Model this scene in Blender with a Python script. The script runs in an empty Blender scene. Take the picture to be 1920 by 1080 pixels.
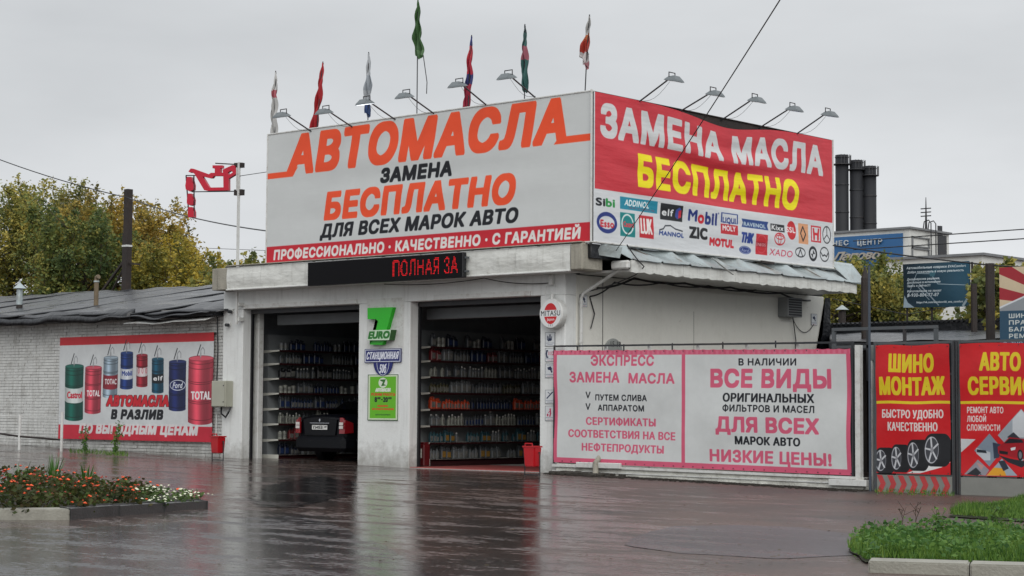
import bpy, bmesh, math, random
import numpy as np
from mathutils import Vector, Matrix
random.seed(7); rng = np.random.default_rng(7)
S = bpy.context.scene; COL = S.collection

# ------------------------------------------------------------------ camera
FPX = 3582.0; PITCH = math.atan(230/3582); ROLL = math.radians(.35); CAMH = 1.235
fw = np.array([-.660, .751, 0]); fw /= np.linalg.norm(fw)
rt = np.array([fw[1], -fw[0], 0]); upv = np.array([0, 0, 1.])
f2 = fw*math.cos(PITCH)+upv*math.sin(PITCH); u2 = -fw*math.sin(PITCH)+upv*math.cos(PITCH)
r3 = rt*math.cos(ROLL)+u2*math.sin(ROLL); u3 = -rt*math.sin(ROLL)+u2*math.cos(ROLL)
CAM = -(38*fw + (100/3582*38)*rt); CAM[2] = CAMH
cd = bpy.data.cameras.new('camera'); cam = bpy.data.objects.new('camera', cd); COL.objects.link(cam)
cd.sensor_width = 36; cd.lens = 36*FPX/1920; cd.clip_start = .1; cd.clip_end = 4000
m3 = Matrix(((r3[0], u3[0], -f2[0]), (r3[1], u3[1], -f2[1]), (r3[2], u3[2], -f2[2])))
cam.matrix_world = Matrix.Translation(Vector(CAM)) @ m3.to_4x4()
S.camera = cam

# ------------------------------------------------------------------ sky, sun, exposure
w = bpy.data.worlds.new('World'); S.world = w; w.use_nodes = True
nt = w.node_tree; nt.nodes.clear(); N = nt.nodes.new; L = nt.links.new
SUN_EL, SUN_AZ = math.radians(37), math.radians(130)
sky = N('ShaderNodeTexSky'); sky.sky_type = 'NISHITA'; sky.sun_disc = False
sky.sun_elevation = SUN_EL; sky.sun_rotation = SUN_AZ; sky.air_density = 2; sky.dust_density = 5
b1 = N('ShaderNodeBackground'); b1.inputs['Strength'].default_value = .05; L(sky.outputs[0], b1.inputs[0])
tc = N('ShaderNodeTexCoord'); mp = N('ShaderNodeMapping'); mp.inputs['Scale'].default_value = (1, 1, 3.2)
L(tc.outputs['Generated'], mp.inputs[0])
nz = N('ShaderNodeTexNoise'); nz.inputs['Scale'].default_value = 3.0; nz.inputs['Detail'].default_value = 5; nz.inputs['Roughness'].default_value = .5
L(mp.outputs[0], nz.inputs['Vector'])
cr = N('ShaderNodeValToRGB'); L(nz.outputs['Fac'], cr.inputs[0])
cr.color_ramp.elements[0].position = .33; cr.color_ramp.elements[0].color = (.56, .58, .605, 1)
cr.color_ramp.elements[1].position = .66; cr.color_ramp.elements[1].color = (.70, .72, .745, 1)
# an overcast sky is brighter towards the zenith than at the horizon
sz = N('ShaderNodeSeparateXYZ'); L(tc.outputs['Generated'], sz.inputs[0])
zr = N('ShaderNodeMapRange'); L(sz.outputs[2], zr.inputs[0]); zr.inputs[1].default_value = .25; zr.inputs[2].default_value = 1.0; zr.inputs[3].default_value = 1.0; zr.inputs[4].default_value = 2.0
zl = N('ShaderNodeMapRange'); L(sz.outputs[2], zl.inputs[0]); zl.inputs[1].default_value = 0; zl.inputs[2].default_value = .2; zl.inputs[3].default_value = 1.2; zl.inputs[4].default_value = .97
zm = N('ShaderNodeMath'); zm.operation = 'MULTIPLY'; L(zr.outputs[0], zm.inputs[0]); L(zl.outputs[0], zm.inputs[1])
vs_ = N('ShaderNodeVectorMath'); vs_.operation = 'SCALE'; L(cr.outputs[0], vs_.inputs[0]); L(zm.outputs[0], vs_.inputs['Scale'])
b2 = N('ShaderNodeBackground'); b2.inputs['Strength'].default_value = 1.0; L(vs_.outputs[0], b2.inputs[0])
ms = N('ShaderNodeMixShader'); ms.inputs[0].default_value = .93
L(b1.outputs[0], ms.inputs[1]); L(b2.outputs[0], ms.inputs[2])
wo = N('ShaderNodeOutputWorld'); L(ms.outputs[0], wo.inputs[0])
sd = bpy.data.lights.new('sun', 'SUN'); sd.energy = 1.45; sd.angle = math.radians(50); sd.color = (1, .98, .95)
so = bpy.data.objects.new('sun', sd); COL.objects.link(so)
# veiled sun behind the camera
sv = Vector((.75, -.62, .72)).normalized()
so.rotation_euler = sv.to_track_quat('Z', 'Y').to_euler(); so.location = (0, -30, 40)
S.view_settings.view_transform = 'Standard'; S.view_settings.look = 'None'
S.view_settings.exposure = 0.14; S.view_settings.gamma = 1.0; S.view_settings.use_curve_mapping = False
S.render.engine = 'CYCLES'
try:
    S.cycles.use_denoising = True; S.cycles.denoiser = 'OPENIMAGEDENOISE'
except Exception: pass
S.cycles.max_bounces = 8; S.cycles.diffuse_bounces = 4; S.cycles.glossy_bounces = 4
S.cycles.transparent_max_bounces = 6; S.cycles.sample_clamp_indirect = 6

# ------------------------------------------------------------------ pixel -> world helpers
def ray(x, y):
    d = f2*FPX + r3*(x-960) + u3*(540-y); return d/np.linalg.norm(d)
def P(x, y, ax, v):
    d = ray(x, y); t = (v-CAM[ax])/d[ax]; return Vector(CAM+d*t)
def PD(x, y, depth):
    d = ray(x, y); return Vector(CAM + d*(depth/float(d@f2)))
GX = [-60, -35, -19.6, -10.5, -4, 0, 6.75, 12, 40]; GZ = [.3, .3, .27, .1, 0, 0, -.12, -.13, -.13]
def gz(x, y=0): return float(np.interp(x, GX, GZ))
def G(px, py):
    z = 0.0
    for _ in range(8):
        p = P(px, py, 2, z); z = gz(p.x)
    return Vector((p.x, p.y, z))

# ------------------------------------------------------------------ object helpers
class MB:
    def __init__(s): s.v = []; s.f = []; s.m = []; s.uv = {}
    def add(s, vs, fs, mi=0):
        b = len(s.v); s.v += [tuple(map(float, v)) for v in vs]
        for f in fs: s.f.append([b+i for i in f]); s.m.append(mi)
        return s
    def box(s, x0, x1, y0, y1, z0, z1, mi=0):
        vs = [(x0,y0,z0),(x1,y0,z0),(x1,y1,z0),(x0,y1,z0),(x0,y0,z1),(x1,y0,z1),(x1,y1,z1),(x0,y1,z1)]
        return s.add(vs, [(0,3,2,1),(4,5,6,7),(0,1,5,4),(1,2,6,5),(2,3,7,6),(3,0,4,7)], mi)
    def bbox(s, x0, x1, y0, y1, z0, z1, b=.01, mi=0):      # chamfered box
        b = min(b, (x1-x0)*.45, (y1-y0)*.45, (z1-z0)*.45)
        bm = bmesh.new(); bmesh.ops.create_cube(bm, size=1)
        for v in bm.verts: v.co = Vector((x0+(v.co.x+.5)*(x1-x0), y0+(v.co.y+.5)*(y1-y0), z0+(v.co.z+.5)*(z1-z0)))
        bmesh.ops.bevel(bm, geom=bm.edges[:], offset=b, segments=1, affect='EDGES', profile=.5)
        s.frombm(bm, mi); return s
    def frombm(s, bm, mi=0):
        bm.verts.index_update()
        s.add([v.co for v in bm.verts], [[v.index for v in f.verts] for f in bm.faces], mi); bm.free()
    def beam(s, a, b, wd, ht=None, mi=0, up=(0,0,1)):
        a = Vector(a); b = Vector(b); d = (b-a).normalized(); u = Vector(up)
        if abs(d.dot(u)) > .98: u = Vector((0, 1, 0))
        r = d.cross(u).normalized()*wd/2; u = r.cross(d).normalized()*(ht or wd)/2
        vs = [a-r-u, a+r-u, a+r+u, a-r+u, b-r-u, b+r-u, b+r+u, b-r+u]
        return s.add(vs, [(0,1,2,3),(7,6,5,4),(0,4,5,1),(1,5,6,2),(2,6,7,3),(3,7,4,0)], mi)
    def tube(s, pts, r, n=8, mi=0, caps=True):
        pts = [Vector(p) for p in pts]; rs = r if isinstance(r, (list, tuple)) else [r]*len(pts)
        vs = []; u = None
        for i, p in enumerate(pts):
            d = (pts[min(i+1, len(pts)-1)]-pts[max(i-1, 0)]).normalized()
            if u is None:
                u = d.cross(Vector((0, 0, 1)))
                if u.length < .05: u = d.cross(Vector((0, 1, 0)))
            u = (u - d*u.dot(d)).normalized(); v = d.cross(u)
            for k in range(n):
                a = 2*math.pi*k/n; vs.append(p+(u*math.cos(a)+v*math.sin(a))*rs[i])
        fs = []
        for i in range(len(pts)-1):
            for k in range(n):
                fs.append((i*n+k, i*n+(k+1) % n, (i+1)*n+(k+1) % n, (i+1)*n+k))
        if caps: fs += [tuple(range(n))[::-1], tuple((len(pts)-1)*n+k for k in range(n))]
        return s.add(vs, fs, mi)
    def lathe(s, c, prof, n=16, axis='z', mi=0):            # prof: [(r, h)...]
        c = Vector(c); vs = []
        for r, h in prof:
            for k in range(n):
                a = 2*math.pi*k/n; x, y = r*math.cos(a), r*math.sin(a)
                vs.append(c+(Vector((x, y, h)) if axis == 'z' else Vector((x, h, y)) if axis == 'y' else Vector((h, x, y))))
        fs = [(i*n+k, i*n+(k+1) % n, (i+1)*n+(k+1) % n, (i+1)*n+k) for i in range(len(prof)-1) for k in range(n)]
        fs += [tuple(range(n))[::-1], tuple((len(prof)-1)*n+k for k in range(n))]
        return s.add(vs, fs, mi)
    def prism(s, pts, d, mi=0):                              # polygon (3d points) extruded by d
        pts = [Vector(p) for p in pts]; d = Vector(d); n = len(pts)
        bm = bmesh.new(); va = [bm.verts.new(p) for p in pts]; vb = [bm.verts.new(p+d) for p in pts]
        bm.faces.new(va); bm.faces.new(vb[::-1])
        for i in range(n): bm.faces.new((va[i], vb[i], vb[(i+1) % n], va[(i+1) % n]))
        bmesh.ops.triangulate(bm, faces=[f for f in bm.faces if len(f.verts) > 4])
        bmesh.ops.recalc_face_normals(bm, faces=bm.faces[:]); s.frombm(bm, mi); return s
    def grid(s, fn, nu, nv, mi=0, uv=True, close=False):     # fn(u,v)->point
        b = len(s.v); vs = [fn(i/nu, j/nv) for j in range(nv+1) for i in range(nu+1)]
        fs = [(j*(nu+1)+i, j*(nu+1)+i+1, (j+1)*(nu+1)+i+1, (j+1)*(nu+1)+i) for j in range(nv) for i in range(nu)]
        s.add(vs, fs, mi)
        if uv:
            for j in range(nv+1):
                for i in range(nu+1): s.uv[b+j*(nu+1)+i] = (i/nu, j/nv)
        return s
    def mesh(s, name, mats, smooth=False, off=(0, 0, 0)):
        me = bpy.data.meshes.new(name)
        o = Vector(off)
        me.from_pydata([(v[0]-o.x, v[1]-o.y, v[2]-o.z) for v in s.v], [], s.f)
        for m_ in (mats if isinstance(mats, (list, tuple)) else [mats]): me.materials.append(m_)
        if any(s.m): me.polygons.foreach_set('material_index', s.m)
        if smooth: me.polygons.foreach_set('use_smooth', [True]*len(s.f))
        if s.uv:
            ul = me.uv_layers.new(name='UVMap')
            for lp in me.loops:
                ul.data[lp.index].uv = s.uv.get(lp.vertex_index, (0, 0))
        me.update(); return me
def abspos(o):
    p = Vector((0, 0, 0))
    while o: p += o.location; o = o.parent
    return p
def tag(o, label=None, cat=None, group=None, kind=None):
    if label: o['label'] = label
    if cat: o['category'] = cat
    if group: o['group'] = group
    if kind: o['kind'] = kind
    return o
def obj(name, mb, mats, parent=None, smooth=False, label=None, local=False):
    off = Vector((0, 0, 0)) if local else abspos(parent)
    loc = Vector((0, 0, 0))
    if parent is None and not local and mb.v:
        a = np.array(mb.v); lo, hi = a.min(0), a.max(0)
        loc = Vector(((lo[0]+hi[0])/2, (lo[1]+hi[1])/2, lo[2])); off = loc
    o = bpy.data.objects.new(name, mb.mesh(name, mats, smooth, off)); COL.objects.link(o)
    o.location = loc
    if parent: o.parent = parent
    if label: o['label'] = label
    return o
def thing(name, label, cat, loc, group=None, rz=0):
    o = bpy.data.objects.new(name, None); COL.objects.link(o); o.location = Vector(loc); o.rotation_euler = (0, 0, rz)
    o.empty_display_size = .3
    return tag(o, label, cat, group)
def struct(name, mb, mats, parent=None, smooth=False, kind='structure'):
    o = obj(name, mb, mats, parent, smooth, local=parent is None)
    if parent is None: o['kind'] = kind
    return o
def copy_tree(o, parent=None):
    c = o.copy(); COL.objects.link(c)
    if parent: c.parent = parent; c.matrix_parent_inverse = o.matrix_parent_inverse.copy()
    for ch in list(o.children): copy_tree(ch, c)
    return c

def text_obj(nm, s_, m, parent, loc, rot, size=1, shear=0, offset=0, track=1, extrude=.02, fit=None):
    cu = bpy.data.curves.new('tmp', 'FONT'); cu.body = s_; cu.size = size; cu.shear = shear; cu.offset = offset; cu.space_character = track; cu.extrude = extrude; cu.resolution_u = 3
    o = bpy.data.objects.new('tmp', cu); COL.objects.link(o); bpy.context.view_layer.update()
    me = bpy.data.meshes.new_from_object(o.evaluated_get(bpy.context.evaluated_depsgraph_get())); d = o.dimensions.copy()
    bpy.data.objects.remove(o); bpy.data.curves.remove(cu); me.name = nm; me.materials.clear(); me.materials.append(m)
    o = bpy.data.objects.new(nm, me); COL.objects.link(o); o.parent = parent; o.location = Vector(loc)-abspos(parent); o.rotation_euler = rot
    if fit: o.scale = (fit[0]/d.x, fit[1], 1)
    return o
# ------------------------------------------------------------------ materials
def lin(c):
    if isinstance(c, str):
        c = tuple(int(c[i:i+2], 16)/255 for i in (0, 2, 4))
    return tuple(x/12.92 if x <= .04045 else ((x+.055)/1.055)**2.4 for x in c)
_mats = {}
def mat(name, col, rough=.6, var=.15, scale=3, bump=.0, bscale=30, metal=0, spec=.5, stretch=(1,1,1),
        chips=None, dirt=None, dirt_scale=1.5, dirt_amt=.5, basedirt=None, streak=None, emit=None, rvar=0, coat=0, trans=0, bdist=.02):
    if name in _mats: return _mats[name]
    m = bpy.data.materials.new(name); m.use_nodes = True; t = m.node_tree; t.nodes.clear(); _mats[name] = m
    n = t.nodes.new; l = t.links.new
    out = n('ShaderNodeOutputMaterial'); bs = n('ShaderNodeBsdfPrincipled'); l(bs.outputs[0], out.inputs[0])
    geo = n('ShaderNodeNewGeometry'); mp = n('ShaderNodeMapping'); l(geo.outputs['Position'], mp.inputs[0]); mp.inputs['Scale'].default_value = stretch
    c = lin(col) if isinstance(col, str) else col
    nz = n('ShaderNodeTexNoise'); nz.inputs['Scale'].default_value = scale; nz.inputs['Detail'].default_value = 6; nz.inputs['Roughness'].default_value = .6
    l(mp.outputs[0], nz.inputs['Vector'])
    rp = n('ShaderNodeMapRange'); rp.inputs[1].default_value = .25; rp.inputs[2].default_value = .75
    rp.inputs[3].default_value = 1-var; rp.inputs[4].default_value = 1+var; l(nz.outputs['Fac'], rp.inputs[0])
    mx = n('ShaderNodeVectorMath'); mx.operation = 'SCALE'; mx.inputs[0].default_value = c; l(rp.outputs[0], mx.inputs['Scale'])
    cur = mx.outputs[0]
    def overlay(cur, fac, colr):
        q = n('ShaderNodeMix'); q.data_type = 'RGBA'; l(fac, q.inputs['Factor']); l(cur, q.inputs['A'])
        cc = lin(colr) if isinstance(colr, str) else colr
        q.inputs['B'].default_value = (*cc, 1); return q.outputs['Result']
    def ramp(src, a, b, hi=1.0):
        r = n('ShaderNodeMapRange'); r.inputs[1].default_value = a; r.inputs[2].default_value = b; r.inputs[4].default_value = hi
        l(src, r.inputs[0]); return r.outputs[0]
    if dirt is not None:
        d = n('ShaderNodeTexNoise'); d.inputs['Scale'].default_value = dirt_scale; d.inputs['Detail'].default_value = 9; d.inputs['Roughness'].default_value = .72
        l(mp.outputs[0], d.inputs['Vector']); cur = overlay(cur, ramp(d.outputs['Fac'], .5, .72, dirt_amt), dirt)
    if chips is not None:    # small flakes where the paint has come off
        d = n('ShaderNodeTexNoise'); d.inputs['Scale'].default_value = 3.2; d.inputs['Detail'].default_value = 12; d.inputs['Roughness'].default_value = .8
        l(geo.outputs['Position'], d.inputs['Vector']); cur = overlay(cur, ramp(d.outputs['Fac'], .645, .665, chips[1]), chips[0])
    if streak is not None:   # rain streaks running down
        ms_ = n('ShaderNodeMapping'); l(geo.outputs['Position'], ms_.inputs[0]); ms_.inputs['Scale'].default_value = (7, 7, .55)
        d = n('ShaderNodeTexNoise'); d.inputs['Scale'].default_value = 1.2; d.inputs['Detail'].default_value = 5; d.inputs['Roughness'].default_value = .65
        l(ms_.outputs[0], d.inputs['Vector']); cur = overlay(cur, ramp(d.outputs['Fac'], .52, .78, streak[1]), streak[0])
    if basedirt is not None:  # splash band above the ground: (colour, z0, z1, amount)
        sx = n('ShaderNodeSeparateXYZ'); l(geo.outputs['Position'], sx.inputs[0])
        d = n('ShaderNodeTexNoise'); d.inputs['Scale'].default_value = 5; d.inputs['Detail'].default_value = 8; d.inputs['Roughness'].default_value = .7; l(geo.outputs['Position'], d.inputs['Vector'])
        ad = n('ShaderNodeMath'); ad.operation = 'MULTIPLY_ADD'; l(d.outputs['Fac'], ad.inputs[0]); ad.inputs[1].default_value = 1.6*(basedirt[2]-basedirt[1])
        l(sx.outputs[2], ad.inputs[2])
        r = n('ShaderNodeMapRange'); l(ad.outputs[0], r.inputs[0]); r.inputs[1].default_value = basedirt[1]+.8*(basedirt[2]-basedirt[1]); r.inputs[2].default_value = basedirt[2]+.8*(basedirt[2]-basedirt[1])
        r.inputs[3].default_value = basedirt[3]; r.inputs[4].default_value = 0
        cur = overlay(cur, r.outputs[0], basedirt[0])
    l(cur, bs.inputs['Base Color'])
    bs.inputs['Roughness'].default_value = rough; bs.inputs['Metallic'].default_value = metal
    bs.inputs['Specular IOR Level'].default_value = spec
    if coat: bs.inputs['Coat Weight'].default_value = coat; bs.inputs['Coat Roughness'].default_value = .08
    if trans: bs.inputs['Transmission Weight'].default_value = trans
    if rvar: 
        r = n('ShaderNodeMapRange'); l(nz.outputs['Fac'], r.inputs[0]); r.inputs[1].default_value = .3; r.inputs[2].default_value = .7
        r.inputs[3].default_value = max(0.02, rough-rvar); r.inputs[4].default_value = rough+rvar; l(r.outputs[0], bs.inputs['Roughness'])
    if bump:
        bn = n('ShaderNodeTexNoise'); bn.inputs['Scale'].default_value = bscale; bn.inputs['Detail'].default_value = 5; l(mp.outputs[0], bn.inputs['Vector'])
        bp = n('ShaderNodeBump'); bp.inputs['Strength'].default_value = bump; bp.inputs['Distance'].default_value = bdist; l(bn.outputs['Fac'], bp.inputs['Height']); l(bp.outputs[0], bs.inputs['Normal'])
    if emit: bs.inputs['Emission Color'].default_value = (*emit[0], 1); bs.inputs['Emission Strength'].default_value = emit[1]
    return m

# ------------------------------------------------------------------ printing: letters and shapes drawn into pictures made here
_gl = {}
def outline(s, track=1.0):
    k = (s, track)
    if k in _gl: return _gl[k]
    cu = bpy.data.curves.new('print', 'FONT'); cu.body = s; cu.space_character = track; cu.resolution_u = 4
    ob = bpy.data.objects.new('print', cu); COL.objects.link(ob); bpy.context.view_layer.update()
    c2 = ob.to_curve(bpy.context.evaluated_depsgraph_get())
    cs = []
    for sp in c2.splines:
        if sp.type != 'BEZIER':
            cs.append(np.array([(p.co[0], p.co[1]) for p in sp.points])); continue
        bp = sp.bezier_points; nB = len(bp); pts = []
        for i in range(nB):
            a, b = bp[i], bp[(i+1) % nB]
            p0, p1, p2, p3 = (np.array(q[:2]) for q in (a.co, a.handle_right, b.co, b.handle_left))
            straight = a.handle_right_type == 'VECTOR' and b.handle_left_type == 'VECTOR'
            K = 1 if straight else 5
            for t_ in range(K):
                t = t_/K; pts.append((1-t)**3*p0+3*(1-t)**2*t*p1+3*(1-t)*t*t*p3+t**3*p2)
        cs.append(np.array(pts))
    ob.to_curve_clear(); bpy.data.objects.remove(ob); bpy.data.curves.remove(cu)
    _gl[k] = cs; return cs
def _cap(cyr):
    k = ('cap', cyr)
    if k not in _gl: _gl[k] = max(c[:, 1].max() for c in outline('Н' if cyr else 'H'))
    return _gl[k]
def dilate(a, r):
    ry = int(round(r*.8)); r = int(round(r))
    if r <= 0: return a
    a = np.pad(a, r); out = np.zeros_like(a); H_, W_ = a.shape
    cache = {0: a}
    def hd(k):
        if k not in cache:
            p = hd(k-1); q = p.copy(); q[:, 1:] = np.maximum(q[:, 1:], p[:, :-1]); q[:, :-1] = np.maximum(q[:, :-1], p[:, 1:]); cache[k] = q
        return cache[k]
    for dy in range(-ry, ry+1):
        b = hd(r if abs(dy) < ry-.28*r else max(0, r-1-int(.12*r)))
        if dy >= 0: out[dy:] = np.maximum(out[dy:], b[:H_-dy])
        else: out[:dy] = np.maximum(out[:dy], b[-dy:])
    return out
class Canvas:
    def __init__(s, wm, hm, ppm, bg='c4c8c8', fn=None):
        s.W = int(wm*ppm); s.H = int(hm*ppm); s.k = ppm; s.fn = fn
        s.a = np.empty((s.H, s.W, 3), np.float32); s.a[:] = s.c(bg); s.e = None
    def c(s, c): return np.array([int(c[i:i+2], 16)/255 for i in (0, 2, 4)], np.float32) if isinstance(c, str) else np.array(c, np.float32)
    def cover(s, contours, pad=0):
        cs = [np.asarray(c, float)*s.k for c in contours]
        al = np.concatenate(cs); x0, y0 = np.floor(al.min(0)).astype(int)-1-pad; x1, y1 = np.ceil(al.max(0)).astype(int)+2+pad
        w_, h_ = x1-x0, y1-y0; SS = 4; acc = np.zeros((h_*SS, w_+2))
        for c in cs:
            c = c-[x0, y0]; d = np.roll(c, -1, 0)
            r0 = max(0, int(c[:, 1].min()*SS)-1); r1 = min(h_*SS, int(c[:, 1].max()*SS)+2)
            ys = (np.arange(r0, r1)+.5)/SS
            ya, yb = c[:, 1][None], d[:, 1][None]; Y = ys[:, None]
            hit = ((ya <= Y) & (yb > Y)) | ((yb <= Y) & (ya > Y))
            ri, ei = np.nonzero(hit)
            if not len(ri): continue
            t = (ys[ri]-c[ei, 1])/(d[ei, 1]-c[ei, 1]); xx = c[ei, 0]+t*(d[ei, 0]-c[ei, 0]); sg = np.where(d[ei, 1] > c[ei, 1], 1., -1.)
            xi = np.floor(xx).astype(int); fr = xx-xi
            np.add.at(acc, (ri+r0, xi), sg*(1-fr)); np.add.at(acc, (ri+r0, xi+1), sg*fr)
        cov = np.clip(np.abs(np.cumsum(acc, 1)), 0, 1)[:, :w_].reshape(h_, SS, w_).mean(1)
        return cov.astype(np.float32), x0, y0
    def blend(s, cov, x0, y0, col, alpha=1.):
        h_, w_ = cov.shape; X0, Y0 = max(0, x0), max(0, y0); X1, Y1 = min(s.W, x0+w_), min(s.H, y0+h_)
        if X1 <= X0 or Y1 <= Y0: return
        cv = cov[Y0-y0:Y1-y0, X0-x0:X1-x0, None]*alpha
        s.a[Y0:Y1, X0:X1] = s.a[Y0:Y1, X0:X1]*(1-cv)+s.c(col)*cv
    def poly(s, pts, col, alpha=1., px=False):
        if px: pts = [s.at(*p) for p in pts]
        s.blend(*s.cover([pts]), col, alpha)
    def rect(s, x0, y0, x1, y1, col, alpha=1.): s.poly([(x0, y0), (x1, y0), (x1, y1), (x0, y1)], col, alpha)
    def ell(s, cx, cy, rx, ry, col, ring=0, rot=0, a0=0, a1=360):
        t = np.radians(np.linspace(a0, a1, 49)[:-1] if a1-a0 >= 360 else np.linspace(a0, a1, 40)); cr_, sr = math.cos(rot), math.sin(rot)
        def e(k, tt=t):
            x, y = (rx-k)*np.cos(tt), (ry-k)*np.sin(tt); return np.stack([cx+x*cr_-y*sr, cy+x*sr+y*cr_], 1)
        if not ring: s.blend(*s.cover([e(0)]), col)
        elif a1-a0 >= 360: s.blend(*s.cover([e(0), e(ring)[::-1]]), col)
        else: s.blend(*s.cover([np.concatenate([e(0), e(ring)[::-1]])]), col)
    def line(s, pts, wd, col):
        for a, b in zip(pts[:-1], pts[1:]):
            a = np.array(a, float); b = np.array(b, float); d = b-a; l_ = np.hypot(*d)+1e-9; nn = np.array([-d[1], d[0]])/l_*wd/2; e = d/l_*wd*.3
            s.blend(*s.cover([[a-nn-e, b-nn+e, b+nn+e, a+nn-e]]), col)
    def at(s, px, py): return s.fn(px, py)
    def text(s, t, x0, x1, base, cap, col, wt=.12, shear=0, track=1.08, edge=None, ew=.05, rise=0):
        cyr = any(ord(ch) > 0x3ff for ch in t); cs = outline(t, track); ch = _cap(cyr)
        d = wt*cap; nt_ = .085*cap
        r = max(0, (d-nt_)/2)                      # how far the strokes grow
        sc = (cap-1.6*r)/ch
        al = np.concatenate(cs); ax0, ax1 = al[:, 0].min(), al[:, 0].max()
        sh = lambda c: np.stack([c[:, 0]+0*c[:, 1], c[:, 1]], 1)
        # shear widens the ink box
        def place(sx):
            o_ = []
            for c in cs:
                y = c[:, 1]*sc; o_.append(np.stack([c[:, 0]*sx+y*shear, y], 1))
            return o_
        sx = sc
        for _ in range(3):
            o_ = place(sx); al = np.concatenate(o_); wd = al[:, 0].max()-al[:, 0].min()
            sx *= (x1-x0-2*r)/wd if len(t.strip()) > 0 else 1
        o_ = place(sx); al = np.concatenate(o_); mnx = al[:, 0].min()
        o_ = [c+[x0+r-mnx, base+.8*r] for c in o_]
        if rise: o_ = [np.stack([c[:, 0], c[:, 1]+rise*(c[:, 0]-x0)], 1) for c in o_]
        rp = r*s.k
        for rad, cc in ([((r+ew*cap)*s.k, edge)] if edge else [])+[(rp, col)]:
            cov, X, Y = s.cover(o_); cov = dilate(cov, rad); s.blend(cov, X-int(round(max(rad, 0))), Y-int(round(max(rad, 0))), cc)
    def T(s, t, xl, xr, yb, yt, col, **k):         # from photo coordinates of the left end: baseline, cap top
        a = s.at(xl, yb); b = s.at(xr, yb); c_ = s.at(xl, yt); s.text(t, a[0], b[0], a[1], c_[1]-a[1], col, **k)
    def image(s, name):
        im = bpy.data.images.new(name, s.W, s.H); b = np.ones((s.H, s.W, 4), np.float32); b[..., :3] = np.clip(s.a, 0, 1)
        im.pixels.foreach_set(b.ravel()); im.update(); im.pack(); return im
def printmat(name, cv, rough=.45, bump=.0, bscale=6, stretch=(1,1,1), emit=None, dirt=.12, spec=.4, bdist=.03, fold=None):
    m = bpy.data.materials.new(name); m.use_nodes = True; t = m.node_tree; n = t.nodes.new; l = t.links.new; bs = t.nodes['Principled BSDF']
    tx = n('ShaderNodeTexImage'); tx.image = cv.image(name); tx.interpolation = 'Cubic'; tx.extension = 'EXTEND'
    uvn = n('ShaderNodeUVMap'); l(uvn.outputs[0], tx.inputs[0])
    geo = n('ShaderNodeNewGeometry'); nz = n('ShaderNodeTexNoise'); nz.inputs['Scale'].default_value = 1.7; nz.inputs['Detail'].default_value = 7; nz.inputs['Roughness'].default_value = .7
    l(geo.outputs['Position'], nz.inputs['Vector'])
    r = n('ShaderNodeMapRange'); r.inputs[1].default_value = .35; r.inputs[2].default_value = .75; r.inputs[3].default_value = 1; r.inputs[4].default_value = 1-dirt*2; l(nz.outputs['Fac'], r.inputs[0])
    vm = n('ShaderNodeVectorMath'); vm.operation = 'SCALE'; l(tx.outputs[0], vm.inputs[0]); l(r.outputs[0], vm.inputs['Scale'])
    l(vm.outputs[0], bs.inputs['Base Color']); bs.inputs['Roughness'].default_value = rough; bs.inputs['Specular IOR Level'].default_value = spec
    if bump:
        mp = n('ShaderNodeMapping'); mp.inputs['Scale'].default_value = stretch; l(geo.outputs['Position'], mp.inputs[0])
        bn = n('ShaderNodeTexNoise'); bn.inputs['Scale'].default_value = bscale; bn.inputs['Detail'].default_value = 3; l(mp.outputs[0], bn.inputs['Vector'])
        bp = n('ShaderNodeBump'); bp.inputs['Strength'].default_value = bump; bp.inputs['Distance'].default_value = bdist; l(bn.outputs['Fac'], bp.inputs['Height']); l(bp.outputs[0], bs.inputs['Normal'])
    if emit:
        te = n('ShaderNodeTexImage'); te.image = emit[0]; te.interpolation = 'Linear'; l(uvn.outputs[0], te.inputs[0]); l(te.outputs[0], bs.inputs['Emission Color']); bs.inputs['Emission Strength'].default_value = emit[1]
    return m

# ================================================================== PRINTED SHEETS
def frontfn(yp, x0, z0):
    def f(px, py):
        p = P(px, py, 1, yp); return (p.x-x0, p.z-z0)
    return f
RED, ORG, DARK, WHT = 'c01f2e', 'ea5028', '0e1118', 'c8cbca'
# ---- big front billboard (9.5 x 2.96 m)
BX0, BX1, BZ0, BZ1 = -8.55, .95, 4.55, 7.49
cv = Canvas(BX1-BX0, BZ1-BZ0, 125, WHT, frontfn(-.35, BX0, BZ0)); W_, H_ = BX1-BX0, BZ1-BZ0
cv.rect(0, 0, W_-.04, .37, RED)
def lay(t, x0, x1, z0, z1, col, **k): cv.text(t, x0-BX0, x1-BX0, z0-BZ0, z1-z0, col, **k)
lay('АВТОМАСЛА', -7.92, .30, 6.50, 7.42, ORG, wt=.235, shear=.2, track=1.12, rise=.004)
cv.poly([(0, 1.92), (0, 2.05), (.86, 2.05), (1.02, 2.14), (.86, 1.95), (.84, 1.92)], ORG)
cv.poly([(8.52, 1.97), (8.66, 2.11), (9.46, 2.11), (9.46, 1.97)], ORG)
lay('ЗАМЕНА', -4.92, -2.80, 6.11, 6.43, DARK, wt=.26, shear=.2, track=1.1)
lay('БЕСПЛАТНО', -6.68, -1.02, 5.41, 6.04, ORG, wt=.235, shear=.2, track=1.12)
lay('ДЛЯ ВСЕХ МАРОК АВТО', -6.8, -.95, 5.02, 5.34, DARK, wt=.24, shear=.2, track=1.1)
lay('ПРОФЕССИОНАЛЬНО · КАЧЕСТВЕННО · С ГАРАНТИЕЙ', -8.32, .68, 4.61, 4.84, 'dddcd8', wt=.22, shear=.12, track=1.12)
M_BILL = printmat('billboard_print', cv, rough=.55, bump=.12, bscale=2, stretch=(.6, 1, 3), dirt=.03)

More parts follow.
